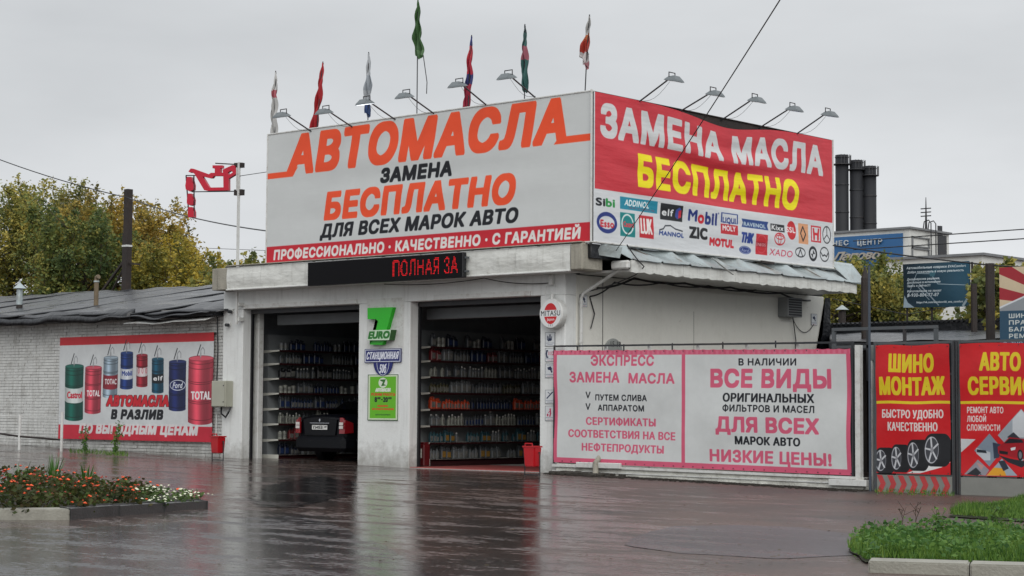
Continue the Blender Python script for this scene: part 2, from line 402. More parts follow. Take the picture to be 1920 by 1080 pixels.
# ---- side banner (8.8 x 2.96 m)
SX = .98; SY0, SY1 = -.33, 8.42
def sidefn(px, py):
    p = P(px, py, 0, SX); return (p.y-SY0, p.z-BZ0)
cv = Canvas(SY1-SY0, BZ1-BZ0, 130, 'd2d5d7', sidefn); W_ = SY1-SY0
cv.rect(.04, 1.03, W_-.02, H_-.0, 'cc3540')
def lay(t, y0, y1, z0, z1, col, **k): cv.text(t, y0-SY0, y1-SY0, z0-BZ0, z1-z0, col, **k)
lay('ЗАМЕНА МАСЛА', -.12, 8.02, 6.62, 7.30, 'd4d6d6', wt=.215, track=1.1)
lay('БЕСПЛАТНО', 1.08, 6.98, 5.74, 6.42, 'f4e400', wt=.22, track=1.1)
q = lambda X, Y: (1100+X/4, 350+Y/4)
def A(X, Y): return np.array(cv.at(*q(X, Y)))
def T4(t, xl, xr, yb, yt, col, **k): cv.T(t, q(xl, 0)[0], q(xr, 0)[0], q(0, yb)[1], q(0, yt)[1], col, **k)
def Q4(pts, col): cv.poly([A(*p) for p in pts], col)
def E4(cx, cy, rx, ry, col, ring=0, **k):
    c = A(cx, cy); d = A(cx+rx, cy); e = A(cx, cy-ry); cv.ell(c[0], c[1], abs(d[0]-c[0]), abs(e[1]-c[1]), col, ring, **k)
def bx4(x0, x1, y0, y1, col):      # box given by photo coordinates of its left and right ends
    a = A(x0, y0); b = A(x0, y1); c = A(x1, y0); cv.rect(a[0], b[1], c[0], a[1], col)
T4('Si', 68, 140, 140, 78, '101418', wt=.25); T4('bi', 144, 213, 150, 85, '1d8a3c', wt=.25)
bx4(252, 532, 72, 165, '1786a0'); T4('ADDINOL', 284, 470, 140, 92, 'e8eeee', wt=.2, shear=.25); T4('THE ART OF OIL SINCE 1936', 315, 512, 163, 150, 'c03040', wt=.2)
bx4(555, 720, 122, 243, '15181c'); T4('elf', 566, 655, 214, 160, 'e4e6e6', wt=.22)
Q4([(668, 175), (695, 155), (708, 172), (710, 232), (682, 245), (666, 225)], '3a4a9a'); Q4([(690, 182), (709, 176), (711, 230), (690, 240)], 'c8283a')
T4('M', 762, 828, 255, 165, '1d2f78', wt=.2); T4('o', 834, 880, 272, 180, 'cc2030', wt=.2); T4('bil', 887, 974, 280, 188, '1d2f78', wt=.2)
E4(983, 200, 5, 6, '1d2f78', .01)
bx4(1003, 1130, 190, 265, '223a82'); bx4(1012, 1122, 198, 262, 'd2d5d7'); T4('LIQUI', 1016, 1114, 268, 225, '223a82', wt=.22)
bx4(1003, 1130, 276, 350, 'c0242e'); T4('MOLY', 1016, 1114, 328, 285, 'e6e6e6', wt=.24)
Q4([(1158, 238), (1362, 265), (1352, 292), (1360, 328), (1158, 300), (1168, 268)], '1c3f80'); T4('RAVENOL', 1174, 1340, 292, 262, 'b8c8d0', wt=.2)
bx4(1378, 1483, 275, 330, '111317'); T4('Kixx', 1384, 1478, 322, 282, 'e8e8e8', wt=.24, shear=.2)
E4(1536, 328, 34, 70, 'c42028'); T4('SSL', 1496, 1566, 340, 298, 'e8e0e0', wt=.2)
bx4(1588, 1661, 273, 425, 'd89a70'); cvp = [A(1622, 300), A(1642, 358), A(1622, 408), A(1604, 350), A(1622, 300)]; cv.line(cvp, .035, '202020')
bx4(1682, 1757, 290, 412, 'c8202c'); bx4(1689, 1750, 301, 402, 'd2d5d7')
Q4([(1696, 310), (1706, 311), (1710, 345), (1730, 348), (1735, 314), (1745, 315), (1740, 405), (1728, 404), (1727, 366), (1712, 364), (1711, 402), (1700, 400)], 'c8202c')
E4(1800, 362, 31, 66, '1a1a1c', .025); cv.line([A(1800, 300), A(1801, 362), A(1776, 398)], .022, '1a1a1c'); cv.line([A(1801, 362), A(1826, 402)], .022, '1a1a1c')
E4(152, 270, 76, 80, '20327a', .08); T4('Esso', 102, 206, 300, 245, 'c42230', wt=.22)
bx4(252, 363, 190, 368, '0f8080'); E4(307, 282, 46, 78, 'dfe4e2', .035); bx4(275, 355, 262, 300, '0f8080'); T4('Castrol', 274, 355, 300, 258, 'd8404a', wt=.22)
bx4(395, 502, 212, 380, 'c0242e'); T4('LUK', 404, 494, 352, 232, 'e8e4e0', wt=.16, track=1.0)
cv.line([A(545, 325), A(575, 315), A(590, 293), A(630, 292), A(665, 318), A(718, 335)], .025, '20242c'); T4('MANNOL', 540, 727, 362, 328, '1e3a80', wt=.24, shear=.15)
T4('ZIC', 768, 905, 385, 295, '14161a', wt=.27, track=1.1); T4('MOTUL', 922, 1105, 440, 380, 'cc2030', wt=.26, track=1.1)
T4('ТНК', 1158, 1250, 418, 338, '203c8c', wt=.26, shear=.15, track=1.0)
E4(1190, 475, 44, 30, '1e3278'); E4(1190, 475, 40, 26, 'b8c0d0', .012); T4('Ford', 1164, 1218, 486, 462, 'd8dce4', wt=.16, shear=.3)
bx4(1267, 1354, 352, 505, 'c4202c'); bx4(1267, 1354, 410, 448, 'a81c28'); T4('ENEOS', 1270, 1342, 442, 418, 'e8e0e0', wt=.2); E4(1310, 430, 38, 68, 'd86068', .012)
E4(1445, 393, 41, 48, 'c42430', .03); E4(1445, 380, 30, 18, 'c42430', .022); E4(1445, 393, 12, 42, 'c42430', .022)
T4('XADO', 1368, 1545, 512, 462, 'c42848', wt=.14, shear=.3)
E4(1603, 493, 38, 38, '17181c', .025); cv.line([A(1586, 522), A(1603, 470), A(1620, 526)], .028, '17181c')
E4(1697, 503, 31, 56, '15171c', .06); Q4([(1697, 470), (1713, 505), (1697, 505)], '15171c'); Q4([(1682, 503), (1697, 505), (1697, 538)], '15171c')
E4(1783, 508, 34, 56, '1a1c20', .025); cv.line([A(1755, 490), A(1770, 520), A(1784, 512), A(1798, 525), A(1812, 494)], .03, '1a1c20')
M_SIDE = printmat('side_banner_print', cv, rough=.42, bump=.5, bscale=2.2, stretch=(1, .6, 3.4), dirt=.05)

# ---- fence banner
FX0, FX1, FZ0, FZ1, FY = -.18, 6.62, .2, 2.42, -.12
cv = Canvas(FX1-FX0, FZ1-FZ0, 190, 'c9cccb', frontfn(FY, FX0, FZ0)); W_, H_ = FX1-FX0, FZ1-FZ0
PK = 'cb5874'
cv.rect(0, 0, W_, H_, PK); cv.rect(.085, .1, 3.13, H_-.1, 'c9cccb'); cv.rect(3.21, .1, W_-.085, H_-.1, 'c9cccb')
for i in range(60): cv.rect(i*.115, H_-.09, i*.115+.06, H_-.02, 'dd94a4', .35)
q3 = lambda X, Y: (1020+X/3.097, 630+Y/3.097)
def T3(t, xl, xr, yb, yt, col, **k): 
    k.setdefault('wt', .2); cv.T(t, q3(xl, 0)[0], q3(xr, 0)[0], q3(0, yb)[1], q3(0, yt)[1], col, **k)
T3('ЭКСПРЕСС', 270, 636, 177, 115, PK); T3('ЗАМЕНА', 148, 438, 275, 214, PK); T3('МАСЛА', 490, 758, 276, 216, PK)
for yy in (330, 397): cv.line([cv.at(*q3(243, yy)), cv.at(*q3(254, yy+33)), cv.at(*q3(266, yy))], .025, DARK)
T3('ПУТЕМ СЛИВА', 297, 598, 378, 342, DARK); T3('АППАРАТОМ', 312, 580, 437, 401, DARK)
T3('СЕРТИФИКАТЫ', 242, 645, 520, 474, PK); T3('СООТВЕТСТВИЯ НА ВСЕ', 140, 762, 592, 546, PK); T3('НЕФТЕПРОДУКТЫ', 217, 695, 670, 624, PK)
T3('В НАЛИЧИИ', 1125, 1465, 163, 121, DARK); T3('ВСЕ ВИДЫ', 962, 1668, 292, 184, PK, wt=.22); T3('ОРИГИНАЛЬНЫХ', 1038, 1568, 374, 322, DARK)
T3('ФИЛЬТРОВ И МАСЕЛ', 1038, 1570, 430, 389, DARK); T3('ДЛЯ ВСЕХ', 998, 1600, 548, 458, PK, wt=.22); T3('МАРОК АВТО', 1108, 1490, 620, 571, DARK)
T3('НИЗКИЕ ЦЕНЫ!', 960, 1672, 721, 648, PK, wt=.22)
M_FENCE = printmat('fence_banner_print', cv, rough=.5, bump=.3, bscale=2, dirt=.07)

# ---- shed banner with drums
HX0, HX1, HZ0, HZ1, HY = -16.85, -10.76, .45, 3.04, -.02
cv = Canvas(HX1-HX0, HZ1-HZ0, 150, 'c9cccd', frontfn(HY, HX0, HZ0)); W_, H_ = HX1-HX0, HZ1-HZ0
q2 = lambda X, Y: (X/2.571, 580+Y/2.571)
def B2(X, Y): return np.array(cv.at(*q2(X, Y)))
def T2(t, xl, xr, yb, yt, col, **k): cv.T(t, q2(xl, 0)[0], q2(xr, 0)[0], q2(0, yb)[1], q2(0, yt)[1], col, **k)
cv.rect(0, H_-.21, W_, H_, 'b8272f'); cv.rect(0, 0, W_, .36, 'bf2a3c')
def barrel(xl, xr, yt, yb, col, band=None, bt=(0, 0), txt=None, tcol='e8e8e8', tx=None, pump=True):
    a = B2(xl, yt); b = B2(xr, yt); z0 = B2(xl, yb)[1]; x0, x1, z1 = a[0], b[0], a[1]; w = x1-x0; base = cv.c(col)
    n = 24
    for i in range(n):           # the print shows round drums
        u0, u1 = x0+w*i/n, x0+w*(i+1)/n+.002; s_ = (i+.5)/n; k = .62+.5*math.exp(-((s_-.35)/.18)**2)*.9+.1*math.exp(-((s_-.9)/.05)**2)
        e = .09*w*math.sqrt(max(0, 1-(2*s_-1)**2))
        cv.rect(u0, z0-e, u1, z1-e*.4, tuple(np.clip(base*k+.04*k, 0, 1)))
        if band: 
            zt, zb = z1-(z1-z0)*bt[0], z1-(z1-z0)*bt[1]; cv.rect(u0, zb-e, u1, zt-e, tuple(np.clip(cv.c(band)*(.75+.3*math.sin(s_*3.1)), 0, 1)))
    for f_ in (.04, .12, .33, .36, .64, .67, .93):
        if not band or not bt[0] < f_ < bt[1]:
            t = np.linspace(math.pi, 2*math.pi, 16); zz = z1-(z1-z0)*f_
            cv.line([(x0+w/2+w/2*math.cos(k), zz+.09*w*math.sin(k)) for k in t], .014, tuple(base*.45))
    cv.ell(x0+w/2, z1, w/2, .075*w, tuple(np.clip(base*.8+.12, 0, 1))); cv.ell(x0+w/2, z1, w/2, .075*w, tuple(base*.5), .012)
    if pump:
        cx = x0+w*.48; cv.line([(cx, z1), (cx, z1+.2), (cx+.07, z1+.26), (cx+.13, z1+.2), (cx+.13, z1+.1)], .022, '8a8c90'); cv.line([(cx, z1+.05), (cx, z1+.12)], .05, '9a9c9e')
        cv.line([(cx-.12, z1+.07), (cx-.01, z1+.32)], .03, '2a2c30')
    if txt: 
        tz = z1-(z1-z0)*.5 if tx is None else z1-(z1-z0)*tx; cv.text(txt, x0+w*.12, x1-w*.06, tz-.11*w-.03, .2*w+.02, tcol, wt=.2)
barrel(316, 404, 276, 525, '0c5a4c', 'd5dad8', (.38, .66), 'Castrol', 'c03040', .53)
barrel(412, 490, 282, 493, 'd84458', None, txt='TOTAL', tx=.56)
barrel(499, 568, 234, 418, '9fb4c4', '8a1f2c', (.42, .78), 'TOTAC', 'e0e0e0', .6)
barrel(581, 641, 211, 378, '17357c', 'd5d8dc', (.42, .72), 'Mobil', '1c3484', .56)
barrel(658, 712, 222, 368, 'a81e30', 'dcd6d6', (.36, .66)); 
for k in range(3): c = B2(668+18*k, 296); cv.ell(c[0], c[1], .035, .07, 'b83040', .014)
barrel(733, 790, 240, 398, '10506c', '14181c', (.42, .7), 'elf', 'e8e8e8', .56)
barrel(816, 898, 254, 480, '131f5c')
c = B2(857, 366); cv.ell(c[0], c[1], .3, .13, 'd8dce4', .02); cv.text('Ford', c[0]-.2, c[0]+.2, c[1]-.07, .14, 'd8dce4', wt=.16, shear=.3)
barrel(910, 1028, 238, 540, 'dc465a', None, txt='TOTAL', tx=.57)
T2('АВТОМАСЛА', 512, 812, 468, 415, 'c42430', wt=.3, shear=.2, track=1.1, edge='28181c', ew=.045)
T2('В РАЗЛИВ', 535, 785, 530, 482, '14161c', wt=.28, shear=.2, track=1.12)
T2('ПО ВЫГОДНЫМ ЦЕНАМ', 378, 955, 598, 548, 'd6d2d2', wt=.28, shear=.2, track=1.1)
M_DRUMS = printmat('drum_banner_print', cv, rough=.5, bump=.3, bscale=2.5, dirt=.1)

# ---- gate banners
q5 = lambda X, Y: (1600+X/3, 600+Y/3)
def mk5(): 
    return (lambda X, Y: np.array(cv.at(*q5(X, Y))),
            lambda t, xl, xr, yb, yt, col, **k: cv.T(t, q5(xl, 0)[0], q5(xr, 0)[0], q5(0, yb)[1], q5(0, yt)[1], col, **{**dict(wt=.17, track=1.1), **k}))
GRX0, GRX1, GRZ0, GRZ1 = 7.13, 8.55, .2, 2.40
cv = Canvas(GRX1-GRX0, GRZ1-GRZ0, 260, 'c3181f', frontfn(-.12, GRX0, GRZ0)); D5, T5 = mk5(); YL = 'd8c020'
T5('ШИНО', 202, 455, 297, 193, YL, wt=.2); T5('МОНТАЖ', 150, 516, 424, 322, YL, wt=.2)
a = D5(130, 456); b = D5(130, 472); cv.rect(0, b[1], 1.42, a[1], YL)
T5('БЫСТРО УДОБНО', 163, 508, 552, 504, 'd8d0cc'); T5('КАЧЕСТВЕННО', 196, 475, 624, 574, 'd8d0cc')
cv.poly([D5(300, 862), D5(420, 818), D5(552, 800), D5(500, 830), D5(380, 862)], 'd8d8d8')
for (cx, cy, rx, ry, tw) in ((155, 790, 38, 72, 52), (243, 778, 36, 78, 52), (340, 760, 42, 88, 58), (445, 732, 50, 92, 66)):
    c = D5(cx, cy); e = D5(cx+rx, cy); rx_ = e[0]-c[0]; ry_ = c[1]-D5(cx, cy+ry)[1]; t_ = D5(cx+tw, cy)[0]-c[0]
    cv.ell(c[0]+t_, c[1], rx_*.95, ry_, '15161a'); cv.rect(c[0], c[1]-ry_, c[0]+t_, c[1]+ry_, '15161a'); cv.ell(c[0], c[1], rx_, ry_, '1b1c20')
    cv.ell(c[0]-.005, c[1], rx_*.78, ry_*.82, 'a8aab0'); cv.ell(c[0], c[1], rx_*.7, ry_*.74, '3c3e44')
    for k in range(5):
        th = k*2*math.pi/5+.5; cv.line([(c[0], c[1]), (c[0]+rx_*.74*math.cos(th), c[1]+ry_*.78*math.sin(th))], .03, 'c0c2c6')
    cv.ell(c[0], c[1], rx_*.18, ry_*.18, '88898e')
M_GATE1 = printmat('tyre_banner_print', cv, rough=.4, bump=.3, bscale=4, dirt=.08)
G2X0, G2X1 = 8.74, 11.6
cv = Canvas(G2X1-G2X0, GRZ1-GRZ0, 220, 'c3181f', frontfn(-.12, G2X0, GRZ0)); D5, T5 = mk5()
def Tm(t, X0, z0, z1, wid, col, **k): cv.text(t, X0, X0+wid, z0, z1-z0, col, **{**dict(wt=.2, track=1.1), **k})
a = D5(712, 290); b = D5(712, 186); w4 = D5(946, 290)[0]-a[0]; Tm('АВТО', a[0], a[1], b[1], w4, YL)
a = D5(648, 424); b = D5(648, 322); w5 = D5(958, 424)[0]-a[0]; Tm('СЕРВИС', a[0], a[1], b[1], w5*1.19, YL)
a = D5(606, 458); b = D5(606, 474); cv.rect(0, b[1], 3, a[1], YL)
T5('РЕМОНТ АВТО', 640, 848, 526, 490, 'd8d0cc'); T5('ЛЮБОЙ', 640, 750, 575, 540, 'd8d0cc'); T5('СЛОЖНОСТИ', 640, 830, 624, 588, 'd8d0cc')
def pl(pts, c): cv.poly([D5(*p) for p in pts], c)
pl([(606, 668), (690, 672), (606, 745)], 'c4c6c8')
pl([(815, 650), (948, 500), (1080, 650), (948, 800)], '9aa2aa'); pl([(900, 560), (948, 505), (1000, 565), (1000, 660), (900, 660)], 'c4c8cc'); pl([(868, 660), (905, 632), (940, 665), (935, 690)], '30343c')
pl([(680, 735), (768, 640), (842, 730), (765, 825)], '7d8a98'); pl([(690, 720), (770, 745), (770, 790), (735, 790), (692, 752)], 'b8bec4'); pl([(694, 728), (745, 735), (750, 750), (694, 745)], '202830'); pl([(785, 690), (830, 700), (820, 775), (790, 780)], '303a4c')
pl([(812, 715), (850, 690), (880, 660), (960, 668), (1010, 700), (1040, 740), (1030, 790), (900, 775), (815, 752)], 'a01824'); pl([(880, 668), (950, 672), (960, 690), (850, 695)], '181c24')
pl([(820, 735), (870, 742), (868, 758), (822, 752)], '15161a'); pl([(885, 720), (915, 714), (912, 730), (888, 736)], 'd8dce0')
for cx in (940, 1020): c = D5(cx, 760); cv.ell(c[0], c[1], .05, .09, '16171b'); cv.ell(c[0], c[1], .03, .06, '70747c')
pl([(815, 760), (880, 780), (1000, 800), (948, 830), (870, 800)], '20242c')
pl([(625, 868), (700, 785), (765, 845), (745, 876)], '8a8890'); pl([(640, 868), (690, 830), (720, 860), (700, 876)], '22242a'); pl([(690, 800), (735, 820), (720, 845)], 'b08a86')
pl([(748, 876), (835, 780), (925, 876)], '98a4b0'); pl([(752, 874), (790, 830), (845, 835), (862, 876)], 'd89a28'); pl([(815, 795), (850, 790), (875, 835), (845, 850)], '28303c')
M_GATE2 = printmat('service_banner_print', cv, rough=.4, bump=.3, bscale=4, dirt=.08)

# ---- pier notices
cv = Canvas(.62, 1.05, 500, '1c4a22', frontfn(-.02, -5.62, 1.12)); cv.rect(.012, .015, .608, 1.035, 'c8d4b8'); cv.rect(.045, .05, .575, 1.0, '62b020')
cv.ell(.31, .86, .09, .115, 'd4dccc'); cv.poly([(.25, .93), (.37, .94), (.33, .83), (.38, .80), (.27, .78), (.31, .88), (.26, .9)], '2f6a24')
cv.text('АВТОМАСЛА', .15, .47, .655, .085, 'd4dccc', wt=.24, shear=.2); cv.text('РЕЖИМ РАБОТЫ', .07, .56, .56, .07, 'c4451c', wt=.19)
cv.text('8', .14, .195, .42, .11, '101812', wt=.2); cv.text('00', .2, .265, .48, .055, '101812', wt=.22); cv.text('-', .275, .31, .44, .1, '101812', wt=.3); cv.text('20', .315, .415, .42, .11, '101812', wt=.2); cv.text('00', .42, .49, .48, .055, '101812', wt=.22)
cv.text('ЕЖЕДНЕВНО', .2, .42, .31, .04, 'c4551c', wt=.28); cv.text('БЕЗ ОБЕДА И ВЫХОДНЫХ', .09, .54, .24, .04, 'c4551c', wt=.28)
for k in (.19,): cv.text('АВТОТЕХСЕРВИС', .16, .47, .115, .03, '24501c', wt=.2)
M_HOURS = printmat('opening_hours_print', cv, rough=.35, dirt=.04)
cv = Canvas(.76, .26, 500, '141c5c'); cv.rect(.012, .012, .748, .248, 'd8dce4'); cv.rect(.025, .025, .735, .235, '161f66'); cv.text('СТАНЦИОННАЯ', .04, .72, .06, .145, 'dde0e8', wt=.17, shear=.18, track=1.15)
M_STREET = printmat('street_name_print', cv, rough=.3, dirt=.04)
cv = Canvas(.4, .3, 500, '161f66'); cv.ell(.2, .3, .19, .275, 'd8dce4', .012); cv.text('50б', .09, .31, .075, .2, 'dde0e8', wt=.15, shear=.12); M_HOUSE = printmat('house_number_print', cv, rough=.3, dirt=.04)
cv = Canvas(.62, .62, 500, 'd8dada'); cv.ell(.31, .31, .19, .235, 'c01a22'); cv.rect(.0, .245, .62, .39, 'd8dada'); cv.text('MITASU', .03, .59, .262, .115, '121418', wt=.13, track=1.12)
cv.text('Japan', .2, .42, .155, .06, 'e0dcdc', wt=.16); cv.text('ミタス', .24, .38, .02, .05, '303236', wt=.12); M_ROUND = printmat('round_sign_print', cv, rough=.3, dirt=.04)
def notice(kind):
    global cv
    cv = Canvas(.26, .36, 420, '33363c'); cv.rect(.008, .008, .252, .352, 'cfd2d4'); nv = '1c2848'
    if kind == 'phone':
        cv.line([(.05, .28), (.035, .21), (.05, .13)], .035, nv); cv.ell(.055, .29, .03, .02, nv); cv.ell(.06, .12, .03, .02, nv); cv.text('112', .095, .235, .17, .1, 'b83058', wt=.16)
    elif kind == 'camera': cv.text('ВНИМАНИЕ', .05, .21, .31, .022, nv, wt=.2); cv.poly([(.06, .26), (.15, .29), (.19, .22), (.16, .19), (.08, .2)], nv); cv.poly([(.13, .2), (.17, .12), (.2, .15), (.17, .2)], nv)
    elif kind == 'hand': 
        for k, h in enumerate((.25, .3, .3, .25)): cv.line([(.09+k*.027, .18), (.085+k*.03, h)], .018, nv)
        cv.ell(.13, .17, .05, .035, nv); cv.line([(.06, .27), (.06, .17), (.1, .13)], .018, nv)
    elif kind == 'smoke': cv.line([(.05, .14), (.2, .3)], .03, nv); cv.line([(.08, .3), (.12, .26)], .015, nv)
    elif kind == 'bin': cv.ell(.14, .28, .02, .02, 'b83058'); cv.line([(.14, .26), (.15, .18), (.13, .11)], .035, 'b83058'); cv.line([(.15, .24), (.09, .2)], .018, 'b83058'); cv.rect(.05, .11, .09, .17, 'b83058')
    t = {'phone': 'ВЫЗОВ СЛУЖБ', 'camera': 'ВЕДЁТСЯ ВИДЕОНАБЛЮДЕНИЕ', 'hand': 'МОЙТЕ РУКИ', 'smoke': 'НЕ КУРИТЬ', 'bin': 'МУСОР В УРНУ'}[kind]
    cv.text(t, .03, .23, .07, .022, nv, wt=.16); cv.text('СПАСИБО', .06, .2, .03, .02, 'b04058' if kind in ('phone', 'camera', 'bin') else nv, wt=.16)
    return printmat('notice_'+kind, cv, rough=.4, dirt=.06)
# ---- car plate
cv = Canvas(.52, .112, 700, '202226'); cv.rect(.005, .005, .515, .107, 'd8d8d4'); cv.text('У340ЕВ', .03, .36, .02, .075, '14161a', wt=.2); cv.rect(.385, .005, .39, .107, '202226'); cv.text('197', .41, .5, .04, .05, '14161a', wt=.2)
M_PLATE = printmat('plate_print', cv, rough=.3, dirt=.02)
# ---- mat billboard
EX0, EX1, EZ0, EZ1, EY = .75, 2.53, 3.8, 4.86, 12
cv = Canvas(EX1-EX0, EZ1-EZ0, 350, '1e3038', frontfn(EY, EX0, EZ0)); w_, h_ = EX1-EX0, EZ1-EZ0
for k in range(40):
    cv.poly([(w_*k/40, 0), (w_*(k+1)/40+.01, 0), (w_*(k+1)/40+.01, h_), (w_*k/40, h_)], tuple(np.array([.10, .16, .20])*(1-k/40)+np.array([.17, .33, .41])*(k/40)))
cv.line([(.1, .25), (.38, .82), (.75, .8), (.95, .55), (1.75, .5)], .012, 'a8b8c0'); cv.line([(.45, .55), (.95, .05)], .03, '8896a0'); cv.line([(.4, .5), (.7, .18)], .02, '8896a0')
cv.poly([(.02, .3), (.0, .0), (.3, .0), (.12, .12)], '8a9aa4'); cv.poly([(w_-.15, .0), (w_, .2), (w_, .3), (w_-.2, .03)], 'a0b0b8'); cv.poly([(.72, .86), (.93, .9), (.85, .72), (.74, .74)], '38606c')
for i, (t, x0, x1, z, h) in enumerate([('Автомобильные коврики EVAComfort', .1, 1.68, .93, .062), ('Добро пожаловать в новую реальность', .12, 1.62, .83, .055), ('Дизайнерские решения,', .1, 1.0, .66, .055), ('Доступные в исполнении', .1, 1.02, .58, .055), ('Здесь и сейчас!!!', .1, .75, .5, .055), ('Изготовление на заказ!', .1, 1.04, .37, .055), ('8-930-804-77-87', .1, .98, .26, .08), ('https://vk.com/autokovriki_eva_comfort', .35, 1.62, .1, .05)]):
    cv.text(t, x0, x1, z, h, 'c4ccd0', wt=.17, shear=.15)
M_EVA = printmat('mat_advert_print', cv, rough=.35, bump=.4, bscale=3, dirt=.05)
# ---- sunburst tyre sign
cv = Canvas(1.9, 1.4, 260, 'c9b79a'); cc = (1.45, .62)
for k in range(0, 44, 2):
    a0, a1 = math.radians(k*360/44), math.radians((k+1)*360/44); cv.poly([cc, (cc[0]+2.6*math.cos(a0), cc[1]+2.6*math.sin(a0)), (cc[0]+2.6*math.cos(a1), cc[1]+2.6*math.sin(a1))], '9c2a33')
cv.poly([(0, .66), (.5, .9), (1.0, .95), (1.4, .75), (1.4, .6), (0, .6)], '8e9398'); cv.line([(0, .68), (.5, .88), (1, .93)], .03, 'd0d4d8')
cv.rect(0, 0, 1.9, .62, '2c4c62')
for i, t in enumerate(['ШИНОМОНТАЖ', 'ПРАВКА ДИСКОВ', 'БАЛАНСИРОВКА', 'РЕМОНТ ШИН']):
    cv.text(t, .17, .17+.105*len(t), .49-.12*i, .08, 'c8ccc8', wt=.17)
cv.text('8 908 ', .06, .42, .02, .09, 'aab8c4', wt=.12)
M_SUN = printmat('sunburst_print', cv, rough=.4, dirt=.08)
# ---- running display: lamps lit in rows and columns
LW, LH = 4.62, .50
led = Canvas(LW, LH, 34, '000000'); led.text('ПОЛНАЯ ЗА', 2.62, 4.52, .07, .37, 'ffffff', wt=.165, track=1.05)
lm = led.a[..., 0] > .38; c8 = 8; hh, ww = lm.shape
big = np.zeros((hh*c8, ww*c8, 3), np.float32); yy, xx = np.mgrid[0:c8, 0:c8]; dot = np.clip(1.25-np.hypot(yy-3.5, xx-3.5)/2.9, 0, 1)
big[...] = 0
br = np.kron(lm.astype(np.float32), dot); off = np.kron(np.ones((hh, ww), np.float32), dot)
cvb = Canvas(LW, LH, 30, '000000'); cvb.W, cvb.H = ww*c8, hh*c8; cvb.a = np.stack([.03+.02*off, .03+.012*off, .045+.012*off], -1)
cve = Canvas(LW, LH, 30, '000000'); cve.W, cve.H = ww*c8, hh*c8; cve.a = np.stack([br*1.0, br*.07, br*.1], -1)
M_LED = printmat('led_display', cvb, rough=.6, spec=.15, emit=(cve.image('led_lit'), 2.6), dirt=0)

# ================================================================== MATERIALS
M_WALL = mat('white_wall', 'd9dbd9', .7, .05, 2.2, .25, 22, chips=('8f8c82', .7), dirt='8a8780', dirt_amt=.35, dirt_scale=1.1, streak=('8f8d88', .35), basedirt=('6f6a60', -.15, .55, .8))
M_WALL2 = mat('side_wall', 'd9d8d0', .7, .05, 1.5, .25, 18, chips=('9a968a', .6), dirt='a9a69c', dirt_amt=.3, streak=('a5a298', .12), basedirt=('6a665c', -.2, .5, .8))
M_FASC = mat('painted_tin', 'cfd0cb', .5, .05, 3, .35, 4, dirt='8d8a80', dirt_amt=.28, dirt_scale=2.5, streak=('7b776c', .4), stretch=(1, 1, 2.2), bdist=.06)
M_CONC = mat('stained_concrete', '9a968a', .8, .2, 6, .6, 30, dirt='5c584c', dirt_amt=.7, streak=('4d4a42', .7))
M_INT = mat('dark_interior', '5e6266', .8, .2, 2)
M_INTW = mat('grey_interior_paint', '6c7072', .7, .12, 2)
M_TILE = mat('red_floor_tile', '9a4c48', .35, .15, 3, .1, 20)
M_WHMET = mat('white_metal', 'cacbc8', .4, .08, 5, dirt='7c6a58', dirt_amt=.5, dirt_scale=6)
M_GREYM = mat('grey_steel', '55595c', .45, .15, 5, metal=.3, dirt='5a4638', dirt_amt=.5, dirt_scale=5)
M_DKMET = mat('dark_steel', '2a2c30', .5, .15, 6, dirt='4a3a30', dirt_amt=.4)
M_RUST = mat('rusty_steel', '29221f', .7, .25, 8, .3, 40, dirt='46322a', dirt_amt=.35)
M_BLACK = mat('black_rubber', '15161a', .5, .1)
M_CABLE = mat('black_cable', '1c1d20', .5, .1)
M_TIN = mat('zinc_sheet', 'a3adae', .38, .12, 2.2, .8, 2.2, metal=.35, dirt='7d7468', dirt_amt=.6, dirt_scale=2.4, bdist=.08, rvar=.12)
M_TINR = mat('zinc_rust', '7d5f48', .6, .2, 6)
M_BITUM = mat('bitumen_roof', '202226', .34, .25, 1.5, .3, 3, spec=.6, stretch=(1, 1.5, 1), rvar=.18, bdist=.05)
M_TAR = mat('torn_roofing_felt', '16181c', .35, .3, 3, .8, 5, bdist=.06)
M_BRICK = mat('white_painted_brick', 'c8c9c6', .7, .12, 5, .4, 40, dirt='7c776c', dirt_amt=.55, dirt_scale=2.2, streak=('7f7c74', .5), basedirt=('57544c', 0, .5, .6))
M_MORT = mat('grey_mortar', 'a0a09c', .9, .2, 9, .3, 40)
M_RED = mat('red_enamel', 'b0141e', .35, .12, 4, dirt='701418', dirt_amt=.4)
M_CANR = mat('red_acrylic', 'b8102e', .3, .1, 3, dirt='8c2030', dirt_amt=.5, dirt_scale=4)
M_CANS = mat('red_faded_side', '8c3a38', .5, .15, 4)
M_CAR = mat('dark_car_paint', '07080e', .35, .1, 2, spec=.2)
M_CARP = mat('dark_bumper', '0c0e13', .5, .1, 3, spec=.2)
M_GLASSD = mat('tinted_glass', '07080b', .05, 0, 1, spec=.6)
M_TAIL = mat('tail_lamp_red', '86101a', .15, .05, 2, coat=.5)
M_TAILW = mat('tail_lamp_clear', 'd0c8c4', .15, .05, 2, coat=.5)
M_CHROME = mat('chrome', 'b8bac0', .2, .03, 2, metal=.9)
M_BLADE = mat('grass_green', (.075, .15, .02), .5, .5, 1.6, spec=.3)
M_BLADE2 = mat('weed_green', (.07, .115, .03), .5, .4, 2.5, spec=.3)
M_SOIL = mat('dark_soil', '2a241e', .9, .3, 8, .8, 30)
M_KERB = mat('pale_kerb', '8c8a80', .6, .15, 5, .4, 40, dirt='5c584e', dirt_amt=.5)
M_KERBD = mat('wet_dark_kerb', '3c3c3c', .35, .15, 5, .4, 40, dirt='22201e', dirt_amt=.5)
M_BARK = mat('bark', '3c342c', .9, .25, 8, .5, 30)
